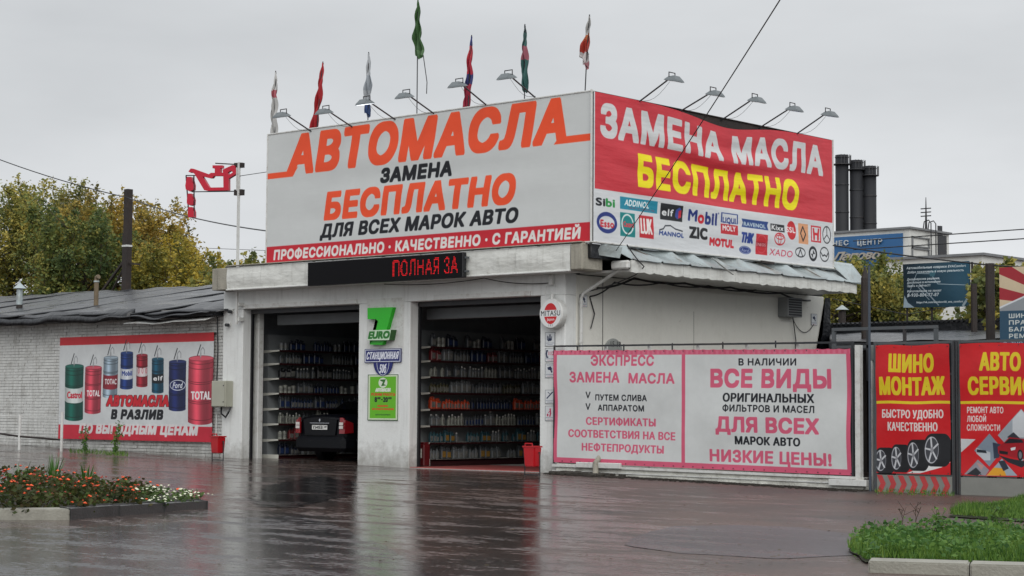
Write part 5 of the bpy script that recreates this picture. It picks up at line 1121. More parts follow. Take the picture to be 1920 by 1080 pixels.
for sx in (-.74, .74):
    for y in (.85, 3.35):
        wv = obj('wheel', MB().lathe((cxm+sx-(.1 if sx > 0 else .1), cy0+y, cz+.29), [(.22, 0), (.28, .0), (.29, .03), (.29, .17), (.28, .2), (.22, .2)], 24, 'x'), M_BLACK, car, True)
        obj('rim', MB().lathe((cxm+sx+(.1 if sx > 0 else -.1), cy0+y, cz+.29), [(.2, -.01), (.19, .01), (.05, .015)], 16, 'x'), M_GREYM, wv)

# ================================================================== FENCE, BANNER AND GATES
t = thing('banner_fence', 'white metal fence on a whitewashed concrete footing beside the garage', 'fence', (3.4, 0, -.1))
n = 46
def ft(u, v):
    x = -.12+6.98*u; z = -.3+(.5-.015*x)*v; return (x, -.10-.06*(1-v)+.02*math.sin(7*x+5*v)*(1-v), z)
mb = MB().grid(ft, n, 5, uv=False); b0 = len(mb.v); mb.box(-.12, 6.86, -.04, .16, -.3, .02); mb.add([ft(0, 1), ft(1, 1), (6.86, .16, .10), (-.12, .16, .20)], [(0, 1, 2, 3)])
obj('footing', mb, M_CONCW, t, True)
for x in (1.05, 2.1, 3.25, 4.35, 5.45): obj('post', MB().box(x, x+.05, -.06, -.01, .0, 2.5), M_WHMET, t)
obj('end_post', MB().box(6.70, 6.80, -.12, -.02, -.1, 2.42), M_WHMET, t); obj('end_post', MB().box(6.64, 6.67, -.14, -.11, .05, 2.47), M_DKMET, t); obj('end_post', MB().box(-.2, -.17, -.12, -.09, .2, 2.52), M_DKMET, t)
obj('top_rail', MB().beam((-.2, -.1, 2.52), (6.67, -.1, 2.47), .035), M_DKMET, t); obj('bottom_rail', MB().beam((-.2, -.13, .16), (6.7, -.13, .10), .045), M_WHMET, t); obj('bottom_rail', MB().beam((-.2, -.13, .06), (6.7, -.13, -.0), .02), M_WHMET, t)
obj('rail_end', MB().bbox(6.2, 6.95, -.2, -.08, -.04, .07, .006), M_WHMET, t)
for x0, x1 in ((-.1, 1.6), (1.62, 3.3), (3.32, 5.0), (5.02, 6.68)): obj('mesh_panel', MB().box(x0, x1, -.055, -.045, .2, 2.35), M_GREYM, t)
for k, x in enumerate(np.linspace(.4, 6.2, 6)): obj('tie', MB().beam((x, -.1, 2.40), (x, -.1, 2.53), .02), M_DKMET, t)
fb = thing('pink_bordered_banner', 'long white vinyl banner with pink border and pink and black lettering tied to the fence', 'banner', (3.2, -.12, .2))
def bf(u, v):
    x = FX0+(FX1-FX0)*u; e = min(u, 1-u, v, 1-v); sc = .012*abs(math.sin(u*math.pi*30))*max(0, 1-(1-v)*25)
    return (x, FY+.018*math.sin(4*u+3*v)*math.sin(5*v)+.01*math.sin(14*u-9*v), FZ0+(FZ1-FZ0)*v-.006*x*0-.012*x+.02-sc)
obj('vinyl', MB().grid(bf, 120, 24), M_FENCE, fb, True)
for k in range(31):
    for v in (0, 1):
        p_ = bf(k/30, v); obj('eyelet', MB().lathe((p_[0], FY-.005, p_[2]+(.03 if v == 0 else -.03)), [(.012, 0), (.012, -.006)], 6, 'y'), M_DKMET, fb)
# debris along the fence foot
mb = MB()
for _ in range(2200):
    px_ = random.uniform(1050, 1630); u = random.random()**1.5; base = P(px_, 884+(px_-1045)*.058, 1, -.12); x = base.x; y = -.16-.5*u*(1 if px_ < 1150 or random.random() < .3 else .3); s_ = random.uniform(.012, .045)*(1.4 if px_ < 1150 else 1); a = random.random()*6; z = gz(x)+.004
    mb.prism([(x+s_*math.cos(a+k*1.57)*(1 if k % 2 else .6), y+s_*math.sin(a+k*1.57), z) for k in range(4)], (0, 0, s_*.5))
o = struct('fallen_leaves_and_grit', mb, mat('dark_grit', '2c2822', .8, .5, 20), kind='stuff')
t = thing('drain_elbow', 'white drain elbow sticking out under the banner near the garage corner', 'pipe', (.9, -.25, 0)); obj('elbow', MB().tube([(.95, -.05, .35), (.95, -.2, .22), (1.0, -.26, .05), (1.02, -.3, -.02)], .06, 10), M_CONC, t); obj('support', MB().bbox(.45, 1.55, -.2, -.14, .13, .24, .01), M_WHMET, t)
# rubble heap
mb = MB()
for _ in range(160):
    x = .2+random.gauss(.45, .35); y = -.28+random.gauss(0, .1); s_ = random.uniform(.02, .06); 
    b_ = MB().bbox(x-s_, x+s_, y-s_, y+s_, gz(x)-.02, gz(x)+s_*1.2, .012); mb.add(b_.v, b_.f)
struct('rubble', mb, mat('dark_rubble', '35322c', .8, .4, 14, .5, 30), kind='stuff')
# dark doorway
t = thing('dark_gate_door', 'dark sheeted door standing ajar between the long banner and the tyre banner', 'door', (7.0, .3, -.1)); obj('leaf', MB().box(6.86, 7.25, .28, .32, -.15, 2.12), mat('dark_sheet', '14161d', .6, .3, 3), t); obj('head_board', MB().bbox(6.82, 7.2, .2, .3, 2.15, 2.42, .01), mat('grey_board', '6c6e6c', .6, .1, 4), t); obj('jamb', MB().box(6.83, 6.86, .2, .28, -.15, 2.15), M_WHMET, t)
def gate(x0, x1, lb, face, m, chev):
    t = thing('metal_gate', lb, 'gate', ((x0+x1)/2, -.1, -.1))
    for xx in (x0, x1): obj('stile', MB().box(xx-.03, xx+.03, -.11, -.05, -.15, 2.47), M_GREYM, t)
    for z in (.15, 1.1, 1.9, 2.44): obj('rail', MB().box(x0+.03, x1-.03, -.10, -.06, z-.02, z+.02), M_GREYM, t)
    obj('kick_panel', MB().bbox(x0+.03, x1-.03, -.125, -.102, -.13, .17, .004), mat('grey_board2', '7c7d78', .6, .1, 4), t, label=None)
    obj('top_panel', MB().box(x0+.03, x1-.03, -.085, -.08, .2, 2.4), M_DKMET, t)
    if chev:
        n = 7; w = (x1-x0-.06)/n
        for k in range(n):
            a = x0+.03+k*w
            for z0, z1, s_ in ((.02, .165, 1), (-.125, .018, -1)):
                za, zb = (z0, z1) if s_ == 1 else (z1, z0)
                xs_ = [a+w*.35, a+w*.85, a+w*.5, a+.0]
                mb = MB(); q_ = [(xs_[0]-.0, -.1275, za), (xs_[1], -.1275, za), (xs_[2], -.1275, zb), (xs_[3], -.1275, zb)]; mb.add(q_ if s_ == 1 else q_[::-1], [(0, 1, 2, 3)]); obj('red_stripe', mb, mat('red_paint', 'b03a3c', .6, .15, 6), t)
    return t
g1 = gate(7.10, 8.60, 'metal gate leaf with red arrow stripes on its bottom panel', 0, M_GATE1, True); g2 = gate(8.70, 11.7, 'metal gate leaf with plain grey bottom panel at the right edge', 0, M_GATE2, False)
def gb(x0, x1, m, lb):
    t = thing('gate_banner', lb, 'banner', ((x0+x1)/2, -.13, GRZ0), 'red banners on the gates')
    obj('vinyl', MB().grid(lambda u, v: (x0+(x1-x0)*u, -.135+.012*math.sin(6*u+5*v)+.008*math.sin(15*v-3*u), GRZ0+(GRZ1-GRZ0)*v+.012*math.sin(9*u)*v), 24, 30), m, t, True)
    for k in range(int((x1-x0)/.35)+1):
        for v in (.012, .985): obj('eyelet', MB().lathe((x0+.03+k*(x1-x0-.06)/int((x1-x0)/.35), -.158, GRZ0+(GRZ1-GRZ0)*v), [(.01, 0), (.01, -.006)], 6, 'y'), M_DKMET, t)
gb(GRX0, GRX1, M_GATE1, 'red tyre fitting banner with four printed wheels on the striped gate'); gb(G2X0, G2X1, M_GATE2, 'red car service banner with printed photo diamonds at the right edge')
t = obj('gate_post', MB().tube([(7.02, -.16, -.15), (7.02, -.16, 3.80)], .022, 8), mat('blue_grey_pole', '3a4450', .5, .1, 5)); tag(t, 'thin tall pole standing in front of the gates left of the tyre banner', 'pole')
t = thing('gate_centre_posts', 'pair of dark steel posts between the two red gate banners', 'post', (8.65, -.1, -.15)); 
for x in (8.625, 8.675): obj('post', MB().tube([(x, -.13, -.18), (x, -.13, 2.46)], .018, 8), M_DKMET, t)
# frame above fence
t = thing('tube_frame', 'grey square tube frame rising behind the fence', 'frame', (7, .3, 2.3))
for x in (6.02, 8.06): obj('upright', MB().box(x-.03, x+.03, .27, .33, 1.8, 2.69), M_GREYM, t)
for x in (6.72, 7.45): obj('upright', MB().box(x-.02, x+.02, .27, .33, 1.8, 2.69), M_DKMET, t)
obj('crossbar', MB().box(5.99, 8.09, .27, .33, 2.695, 2.75), M_GREYM, t); obj('crossbar', MB().box(6.05, 8.03, .27, .33, 2.38, 2.43), M_GREYM, t)

# ================================================================== YARD BEHIND THE GATES
sh2 = thing('yard_shed', 'low dark shed with a wet felt roof behind the gates', 'shed', (6, 8, 0))
obj('wall', MB().box(5.0, 20, 3.6, 11, 0, 2.45), mat('shed_wall_grey', '5a5c5c', .7, .2, 2), sh2)
xl_ = lambda y: P(1556, 630, 1, y).x
mb = MB().grid(lambda u, v: (xl_(3.3+8*v)*(1-u)+20.6*u, 3.3+8*v, 2.62+.56*v+.015*math.sin(9*u*7+v*5)), 50, 8, uv=False); obj('roof', mb, M_BITUM, sh2, True); obj('roof_edge', MB().box(xl_(3.3), 20.6, 3.26, 3.36, 2.46, 2.60), M_TAR, sh2)
s3 = thing('corrugated_shed', 'black corrugated roof edge behind the yard shed', 'shed', (6, 14, 0)); obj('wall', MB().box(-1.5, 26, 11.4, 16, 0, 3.2), M_TAR, s3)
mb = MB()
for k in range(230):
    x = -2.2+k*.13; mb.tube([(x, 11.2, 3.40), (x, 14, 3.42)], .04, 6)
obj('corrugated_roof', mb, mat('black_corrugated', '17181b', .5, .2, 3), s3); obj('fascia', MB().box(-2.3, 28, 11.25, 11.3, 3.05, 3.38), M_TAR, s3)
t = thing('stove_pipe', 'short dark stove pipe with a pale conical cap above the corrugated roof', 'vent pipe', (0, 12, 3.4)); p_ = P(1579, 590, 1, 12)
obj('pipe', MB().tube([(p_.x, 12, 3.3), (p_.x, 12, p_.z+.1)], .09, 12), M_RUST, t); obj('cap', MB().lathe((p_.x, 12, p_.z+.12), [(.17, 0), (.015, .12)], 14), M_TIN, t)
for (px_, pyt, pyb, y, r_, lb, pt) in [(1622, 500, 620, 6, .09, 'dark post with a pointed top behind the yard shed roof', True), (1856, 494, 640, 2, .085, 'thick dark post right of the dark blue mat advert', False), (1826, 532, 640, 9, .07, 'thinner dark post behind the thick one', False)]:
    a = P(px_, pyt, 1, y); o = MB(); o.tube([(a.x, y, 0), (a.x, y, a.z-(.25 if pt else 0))]+([(a.x, y, a.z)] if pt else []), [r_, r_]+([.01] if pt else []), 8); ob = obj('steel_post', o, M_RUST); tag(ob, lb, 'post', 'dark posts in the yard')
ev = thing('mat_advert_banner', 'dark blue advert banner for car mats with white text on two dark legs', 'banner', (1.6, 12, 3))
obj('vinyl', MB().grid(lambda u, v: (EX0+(EX1-EX0)*u, EY+.02*math.sin(5*u+4*v), EZ0+(EZ1-EZ0)*v-.03*u*(1-v)), 24, 12), M_EVA, ev, True); obj('back', MB().box(EX0+.01, EX1-.01, EY+.05, EY+.07, EZ0+.02, EZ1-.02), M_DKMET, ev)
for x in (EX0+.05, EX0+.72, EX1+.02): obj('leg', MB().tube([(x, EY+.1, 2.9), (x, EY+.1, EZ1-.02)], .03, 6), M_RUST, ev)
sb = thing('sunburst_sign', 'sign with red and cream sunburst above a blue tyre service panel at the right edge', 'sign', (9.8, 1, 2.4))
obj('panel', MB().grid(lambda u, v: (8.9+1.9*u, 1.0, 2.40+1.35*v), 1, 1).box(8.9, 10.8, 1.002, 1.03, 2.40, 3.75), M_SUN, sb)
for x in (9.2, 10.5): obj('leg', MB().box(x-.03, x+.03, 1.04, 1.1, 0, 3.7), M_DKMET, sb)

# ================================================================== FAR BUILDINGS, CHIMNEYS
M_BW = mat('far_white_wall', 'cfd0cc', .8, .06, .4, dirt='858580', dirt_amt=.4, dirt_scale=.3); M_BLUE = mat('blue_panel', '2a5c8c', .5, .06, .5); M_RF = mat('grey_roof_edge', '747678', .7)
c1 = PD(1705, 425, 150); xl = P(1400, 440, 1, c1.y).x; yr = P(1779, 439, 0, c1.x).y; zt = c1.z
bc = thing('business_centre', 'white business centre with a blue lettered panel behind the garage', 'building', (c1.x-5, c1.y+4, 0))
obj('wall', MB().box(xl, c1.x, c1.y, yr, -.2, zt-.162), M_BW, bc); obj('roof', MB().box(xl-.2, c1.x+.2, c1.y-.2, yr+.2, zt-.16, zt), M_RF, bc)
pa = P(1440, 437, 1, c1.y-.1); pb = P(1692, 437, 1, c1.y-.1); pc = P(1692, 506, 1, c1.y-.1)
obj('blue_panel', MB().box(pa.x, pb.x, c1.y-.12, c1.y-.002, pc.z, pb.z), M_BLUE, bc)
def far_letters(s_, pxl, pyb, pyt, pxr, nm, m, parent, y, shear=0, off=.0):
    a = P(pxl, pyb, 1, y); b = P(pxr, pyb, 1, y); c_ = P(pxl, pyt, 1, y)
    return text_obj(nm, s_, m, parent, (a.x, y, a.z), (math.pi/2, 0, 0), shear=shear, offset=off, track=1.3 if not shear else .95, extrude=.05, fit=(b.x-a.x, (c_.z-a.z)/_cap(True)))
M_LET = mat('pale_letters', 'b0b6b8', .5)
yb = c1.y-.25
far_letters('БИЗНЕС', 1530, 463, 454, 1590, 'letters', M_LET, bc, yb, off=.02); far_letters('ЦЕНТР', 1607, 460, 450, 1653, 'letters', M_LET, bc, yb, off=.02); far_letters('Лапово', 1560, 489, 474, 1651, 'letters', mat('tan_letters', 'a09a90', .5), bc, yb, .45, off=.03)
for (x0, x1, y0, y1) in ((1710, 1742, 447, 462), (1710, 1742, 468, 505)):
    a = P(x0, y1, 0, c1.x+.05); b = P(x1, y0, 0, c1.x+.05); mb = MB()
    for (ya, yc, za, zb_) in ((a.y, b.y, a.z, a.z+.1), (a.y, b.y, b.z-.1, b.z), (a.y, a.y+.12, a.z, b.z), (b.y-.12, b.y, a.z, b.z)): mb.box(c1.x+.003, c1.x+.12, ya, yc, za, zb_)
    obj('wall_frame', mb, M_RF, bc)
lad = MB(); 
for px_ in (1746, 1755): a = P(px_, 472, 0, c1.x+.5); lad.tube([(a.x, a.y, 3), (a.x, a.y, zt+.45), (a.x-.2, a.y, zt+.7), (a.x-.6, a.y, zt+.6), (a.x-.7, a.y, zt)], .05, 6)
obj('ladder_hoops', lad, M_DKMET, bc)
for px_ in (1761, 1765, 1769, 1773): a = P(px_, 470, 0, c1.x+.05); obj('window', MB().box(c1.x+.002, c1.x+.06, a.y-.18, a.y+.18, a.z-1.5, a.z+2.0-(.8 if px_ > 1765 else 0)), M_DKMET, bc)
am = thing('roof_antenna', 'thin lattice antenna on the business centre roof', 'antenna', (c1.x, c1.y, zt)); a = P(1736, 370, 1, c1.y+3); obj('mast', MB().tube([(a.x, c1.y+3, zt), (a.x, c1.y+3, a.z)], [.12, .03], 6), M_DKMET, am); k = P(1736, 398, 1, c1.y+3)
for s_ in (-.3, 0, .3): obj('element', MB().beam((k.x-.45, c1.y+3, k.z+s_), (k.x+.45, c1.y+3, k.z+s_), .08), M_DKMET, am)
c2 = PD(1842, 474, 120); xl2 = P(1658, 485, 1, c2.y).x; yr2 = P(1990, 500, 0, c2.x).y
b2_ = thing('white_office_block', 'lower white office block with grey roof edge in front of the business centre', 'building', (c2.x-4, c2.y+4, 0))
obj('wall', MB().box(xl2, c2.x, c2.y, yr2, -.2, c2.z-.16), M_BW, b2_); obj('roof', MB().box(xl2-.2, c2.x+.2, c2.y-.2, yr2+.3, c2.z-.158, c2.z), M_RF, b2_); obj('wall_band', MB().box(xl2+1, c2.x-.8, c2.y-.06, c2.y-.002, c2.z-1.3, c2.z-1.2), M_RF, b2_)
for px_ in (1856, 1872, 1890, 1910): 
    a = P(px_, 545, 0, c2.x); f_ = obj('window', MB().box(c2.x+.002, c2.x+.05, a.y-.9, a.y+.9, a.z-1, a.z+1), M_WHMET, b2_); obj('pane', MB().box(c2.x+.051, c2.x+.06, a.y-.75, a.y+.75, a.z-.85, a.z+.85), M_GLASSD, f_)
for px_, pt, lb in ((1578.5, 291, 'nearest and tallest of the three black chimneys'), (1605.5, 301, 'middle one of the three black chimneys'), (1630.5, 312, 'rightmost and lowest of the three black chimneys')):
    a = PD(px_, pt, 215); t = thing('chimney', lb, 'chimney', (a.x, a.y, 0), 'black boiler house chimneys'); r_ = .74
    obj('stack', MB().tube([(a.x, a.y, 0), (a.x, a.y, a.z)], r_, 20), mat('black_chimney', '16181d', .7, .2, .5), t, True)
    for k in range(8): obj('band', MB().lathe((a.x, a.y, a.z-.25-k*3.1), [(r_+.01, -.06), (r_+.05, -.05), (r_+.05, .05), (r_+.01, .06)], 20), M_DKMET, t)
    obj('platform', MB().lathe((a.x, a.y, a.z-1.1), [(r_+.02, 0), (r_+.3, 0), (r_+.3, .08), (r_+.02, .08)], 16), M_DKMET, t); mb = MB()
    for k in range(7): q_ = -.7+k*.35; mb.tube([(a.x+(r_+.27)*math.cos(q_-.4), a.y+(r_+.27)*math.sin(q_-.4), a.z-1.0), (a.x+(r_+.27)*math.cos(q_-.4), a.y+(r_+.27)*math.sin(q_-.4), a.z-.0)], .04, 4)
    obj('railing', mb, M_DKMET, t)

# ================================================================== POLE, VENTS, WIRES, HANDRAIL
a = P(241, 355, 1, 8); t = thing('utility_pole', 'dark square steel pole with slanting braces behind the brick shed', 'pole', (a.x, 8, 0))
obj('shaft', MB().box(a.x-.10, a.x+.10, 7.9, 8.1, 0, a.z), M_RUST, t); obj('side_plate', MB().box(a.x-.14, a.x-.10, 7.9, 8.0, 0, a.z-1.4), M_RUST, t); b = P(241, 461, 1, 8); obj('band', MB().box(a.x-.15, a.x+.11, 7.89, 8.11, b.z-.03, b.z+.03), M_WHMET, t)
b = P(232, 490, 1, 8); c_ = P(190, 548, 1, 8)
obj('brace', MB().beam(b, c_, .07), M_RUST, t); obj('brace', MB().beam(b+Vector((-.05, .2, .05)), c_+Vector((.25, .2, 0)), .05), M_RUST, t); obj('crossarm', MB().beam(P(238, 493, 1, 8), P(262, 496, 1, 8), .05), M_RUST, t)
p_ = P(37, 545, 1, 2.2); t = thing('roof_vent', 'zinc roof vent with a conical cap at the left on the shed roof', 'vent pipe', (p_.x, 2.2, 3.9)); obj('pipe', MB().tube([(p_.x, 2.2, 3.85), (p_.x, 2.2, p_.z+.05)], .085, 12), M_TIN, t); obj('foot', MB().tube([(p_.x, 2.2, 3.8), (p_.x, 2.2, 4.15)], .092, 12), M_RUST, t); obj('cap', MB().lathe((p_.x, 2.2, p_.z+.06), [(.19, 0), (.02, .16), (.015, .25)], 14), M_TIN, t)
p_ = P(181, 525, 1, 2.2); t = thing('roof_vent', 'brown bent-top vent pipe on the shed roof before the utility pole', 'vent pipe', (p_.x, 2.2, 3.9)); obj('pipe', MB().tube([(p_.x, 2.2, 3.8), (p_.x, 2.2, p_.z), (p_.x+.01, 2.2, p_.z+.06), (p_.x+.09, 2.2, p_.z+.09)], .065, 10), mat('brown_pipe', '6a5c48', .6, .3, 6), t); obj('collar', MB().tube([(p_.x, 2.2, p_.z-.06), (p_.x, 2.2, p_.z-.02)], .08, 10), M_TIN, t)
def wire(lb, pts, r, sag=0, nm='overhead_wire', cat='wire'):
    o_ = []
    for a, b in zip(pts[:-1], pts[1:]):
        a, b = Vector(a), Vector(b)
        for k in range(12): q_ = k/12; o_.append(a.lerp(b, q_)-Vector((0, 0, 4*sag*q_*(1-q_))))
    o_.append(Vector(pts[-1])); ob = obj(nm, MB().tube(o_, r, 5), M_CABLE); tag(ob, lb, cat); return ob
wire('black cable sagging from the upper left past the utility pole to the garage corner', [P(-60, 276, 1, 6), P(241, 371, 1, 7.8), P(500, 433, 1, .2)], .016, .12)
wire('thick black cable rising from the side eave across the red billboard', [P(1155, 470, 0, EXX+.1), Vector(PD(1500, -60, 22))], .0085, .05)
wire('pair of thin wires crossing the sky left of the mast', [P(330, 463, 1, 30), P(505, 470, 1, 30)], .012, 0); wire('thin wire from the oil can mast to the billboard edge', [P(450, 330, 1, -.17), P(503, 322, 1, -.2)], .008, 0)
wire('black cable running from the side billboard to the thick dark post', [P(1562, 460, 1, 2), P(1856, 497, 1, 2), P(1990, 500, 1, 2)], .014, .02)
wire('upper thin wire over the office block roof', [P(1600, 452, 1, 60), P(1990, 425, 1, 60)], .03, 0); wire('lower thin wire over the office block roof', [P(1600, 468, 1, 60), P(1990, 443, 1, 60)], .03, 0)
wire('thin wire strung low between the yard posts', [P(1560, 560, 1, 13), P(1700, 590, 1, 13), P(1860, 560, 1, 13)], .01, .0)
wire('bundle of black cables under the side eave', [(.08, .9, 3.72), (.5, 1.6, 3.95), (.6, 3.2, 3.93), (.5, 5.0, 3.94), (.35, 7.2, 3.93), (.06, 8.9, 3.85)], .022, .05, 'eave_cable', 'cable')
wire('second cable looping below the eave bundle', [(.03, .75, 3.55), (.3, 1.2, 3.85), (.6, 2.4, 3.9), (.5, 4.2, 3.93), (.5, 6.0, 3.93)], .016, .06, 'eave_cable', 'cable')
wire('black cable hanging down the side wall from the corner', [(.02, .75, 3.55), (.03, .9, 3.2), (.03, .78, 2.9)], .013, 0, 'eave_cable', 'cable'); wire('cable coming off the cornice end down to the drain pipe', [(EXX+.02, .3, 4.5), (EXX+.06, .8, 4.1), (.9, 1.0, 3.93), (.1, .5, 3.62)], .012, .03, 'eave_cable', 'cable')
wire('black cable drooping from the air unit to the fence', [(.1, 8.1, 3.42), (.05, 8.3, 2.9), (.03, 8.3, 2.4)], .012, 0, 'eave_cable', 'cable'); wire('thin grey cable sagging to the far camera notice', [(.03, 8.2, 3.4), (.03, 9.1, 3.3)], .009, .25, 'eave_cable', 'cable')
wire('thin black cable sagging under the running display', [(-4.8, -.3, 3.93), (-2.0, -.2, 3.95), (-.35, -.02, 3.8)], .009, .06, 'eave_cable', 'cable')
hr = thing('handrail', 'low white pipe handrail with two posts along the shed wall', 'handrail', (-18, -.3, .2))
for px_, pt, pb in ((36, 778, 842), (115, 772, 845)):
    b = G(px_, pb); a_ = P(px_, pt, 1, b.y); obj('post', MB().tube([b, (b.x, b.y, a_.z)], .035, 8), M_WHMET, hr)
b = G(36, 842); b2 = G(115, 845); zr = P(36, 822, 1, b.y).z
obj('rail', MB().tube([(b.x-4, b.y, zr+.32), (b.x, b.y, zr+.05), (b2.x, b2.y, zr-.02)], .025, 8), M_RUST, hr); obj('rail', MB().tube([(b.x-4, b.y, P(36, 786, 1, b.y).z+.1), (b2.x, b2.y, P(115, 786, 1, b2.y).z+.05)], .012, 6), M_WHMET, hr)

# ================================================================== TREES
def leafmat(nm, cs, rough=.6):
    m = bpy.data.materials.new(nm); m.use_nodes = True; tt = m.node_tree; n = tt.nodes.new; l = tt.links.new; bs = tt.nodes['Principled BSDF']; bs.inputs['Roughness'].default_value = rough; bs.inputs['Specular IOR Level'].default_value = .3
    g = n('ShaderNodeNewGeometry'); nz = n('ShaderNodeTexNoise'); nz.inputs['Scale'].default_value = .55; nz.inputs['Detail'].default_value = 5; nz.inputs['Roughness'].default_value = .7; l(g.outputs['Position'], nz.inputs['Vector'])
    at = n('ShaderNodeAttribute'); at.attribute_name = 'tone'; mm = n('ShaderNodeMath'); mm.operation = 'MULTIPLY_ADD'; l(at.outputs['Fac'], mm.inputs[0]); mm.inputs[1].default_value = .45; l(nz.outputs['Fac'], mm.inputs[2])
    mr = n('ShaderNodeMapRange'); l(mm.outputs[0], mr.inputs[0]); mr.inputs[1].default_value = .42; mr.inputs[2].default_value = 1.0
    r = n('ShaderNodeValToRGB'); l(mr.outputs[0], r.inputs[0]); e = r.color_ramp.elements; e[0].color = (*cs[0], 1); e[1].color = (*cs[-1], 1)
    for i, c in enumerate(cs[1:-1]): q_ = e.new((i+1)/(len(cs)-1)); q_.color = (*c, 1)
    l(r.outputs[0], bs.inputs['Base Color'])
    tr = n('ShaderNodeBsdfTranslucent'); l(r.outputs[0], tr.inputs[0]); mx = n('ShaderNodeMixShader'); mx.inputs[0].default_value = .35; l(bs.outputs[0], mx.inputs[1]); l(tr.outputs[0], mx.inputs[2]); l(mx.outputs[0], tt.nodes['Material Output'].inputs[0]); return m
L_AUT = leafmat('autumn_leaves', [(0.110, 0.104, 0.037), (0.232, 0.201, 0.055), (0.415, 0.305, 0.067), (0.561, 0.378, 0.073)])
L_OLV = leafmat('olive_leaves', [(0.073, 0.098, 0.037), (0.159, 0.183, 0.055), (0.305, 0.281, 0.067), (0.464, 0.378, 0.085)])
L_GRN = leafmat('green_leaves', [(0.055, 0.091, 0.037), (0.110, 0.152, 0.049), (0.207, 0.232, 0.061), (0.354, 0.305, 0.073)])
L_YEL = leafmat('yellow_leaves', [(0.110, 0.122, 0.030), (0.232, 0.207, 0.037), (0.403, 0.317, 0.049), (0.512, 0.378, 0.055)])
def quads(name, cen, size, m, parent, tone=None, up=0.0, asp=.6):
    n = len(cen); a = rng.normal(size=(n, 3)); a[:, 2] *= .6; a /= np.linalg.norm(a, axis=1)[:, None]
    b = np.cross(a, rng.normal(size=(n, 3))); b /= np.linalg.norm(b, axis=1)[:, None]
    s = (size*rng.uniform(.6, 1.35, n))[:, None]
    v = np.stack([cen-a*s, cen+b*s*asp, cen+a*s, cen-b*s*asp], 1).reshape(-1, 3)
    off = np.array(abspos(parent)) if parent else np.zeros(3)
    me = bpy.data.meshes.new(name); me.vertices.add(4*n); me.vertices.foreach_set('co', (v-off).ravel()); me.loops.add(4*n); me.loops.foreach_set('vertex_index', np.arange(4*n)); me.polygons.add(n); me.polygons.foreach_set('loop_start', np.arange(n)*4); me.polygons.foreach_set('loop_total', np.full(n, 4)); me.update(calc_edges=True)
    if tone is None: tone = rng.random(n)
    at = me.attributes.new('tone', 'FLOAT', 'FACE'); at.data.foreach_set('value', tone.astype(np.float32)); me.materials.append(m)
    o = bpy.data.objects.new(name, me); COL.objects.link(o); o.parent = parent; return o
def tree(label, x, y, h, cr, m, nb=34, nl=11000, leaf=.07, z0=0, group='trees behind the sheds', low=.2):
    t = thing('broadleaf_tree', label, 'tree', (x, y, z0), group); R = random.Random(int(x*31+y*17))
    tr = MB(); tr.tube([(x, y, z0), (x+.1, y, z0+h*.3), (x-.05, y+.1, z0+h*.6), (x, y, z0+h*.85)], [cr*.08+.08, cr*.06+.05, cr*.035+.03, .03], 8)
    obj('trunk', tr, M_BARK, t, True); tips = []
    lm = MB()
    for i in range(nb):
        f = R.uniform(low, .8); a = R.uniform(0, 6.28); o0 = Vector((x, y, z0+h*f)); rr = cr*R.uniform(.55, 1.0)*(1.12-.6*max(0, f-.3)); up_ = R.uniform(.1, .35)*h*(1-f*.4)
        e = o0+Vector((math.cos(a)*rr, math.sin(a)*rr, up_)); mid = o0.lerp(e, .5)+Vector((0, 0, -.05*h*R.random()))
        lm.tube([o0, mid, e], [.05, .03, .012], 4); tips.append((mid, e))
        for _ in range(3):
            s_ = mid.lerp(e, R.random()); e2 = s_+Vector((R.gauss(0, .35)*cr*.5, R.gauss(0, .35)*cr*.5, R.uniform(.0, .16)*h)); tips.append((s_, e2)); lm.tube([s_, e2], [.02, .006], 3)
    for _ in range(int(nb*1.1)):   # upright shoots above the crown
        a = R.uniform(0, 6.28); rr = cr*.75*math.sqrt(R.random()); s_ = Vector((x+math.cos(a)*rr, y+math.sin(a)*rr, z0+h*(.84-.3*(rr/cr)**2))); e2 = s_+Vector((R.gauss(0, .15), R.gauss(0, .15), R.uniform(.06, .24)*h)); tips.append((s_, e2)); lm.tube([s_, e2], [.018, .005], 3)
    o = obj('limbs', lm, M_BARK, t); 
    cen = []; tone = []
    per = int(nl*1.9)//len(tips)
    for s_, e in tips:
        k = per; tt = np.array([R.random() for _ in range(k)])**.8; P0 = np.array(s_); P1 = np.array(e); cl = R.uniform(.05, .10)*cr; tv = R.random()
        c = P0+(P1-P0)*tt[:, None]+rng.normal(size=(k, 3))*cl*(1.25-tt*.85)[:, None]; cen.append(c); tone.append(np.clip(tv+rng.normal(size=k)*.25, 0, 1))
    quads('crown', np.concatenate(cen), leaf, m, t, np.concatenate(tone))
    return t
def tr_at(px_, pyt, y, cr, m, lb, **k):
    a = P(px_, pyt, 1, y); tree(lb, a.x, y, a.z-.3, cr, m, z0=.2, **k)
tr_at(20, 372, 17, 3.0, L_OLV, 'dark olive green tree at the left edge behind the shed roof', nl=15000)
tr_at(95, 352, 19, 3.2, L_OLV, 'tallest olive tree rising behind the shed at the left', nl=16000)
tr_at(160, 395, 15, 2.6, L_GRN, 'dark green tree between the taller ones left of the utility pole', nl=13000)
tr_at(205, 372, 18, 3.0, L_AUT, 'autumn brown tree right behind the dark utility pole', nl=16000)
tr_at(275, 395, 20, 2.9, L_AUT, 'golden brown tree just right of the utility pole', nl=14000)
tr_at(330, 445, 17, 2.4, L_YEL, 'yellow tree with a lower crown right of the utility pole', nl=12000)
tr_at(385, 480, 15, 2.0, L_YEL, 'small yellow tree beside the garage mast', nl=9000)
tr_at(420, 500, 12, 1.5, L_OLV, 'sparse dark twigged tree behind the garage parapet', nl=3000, leaf=.10)
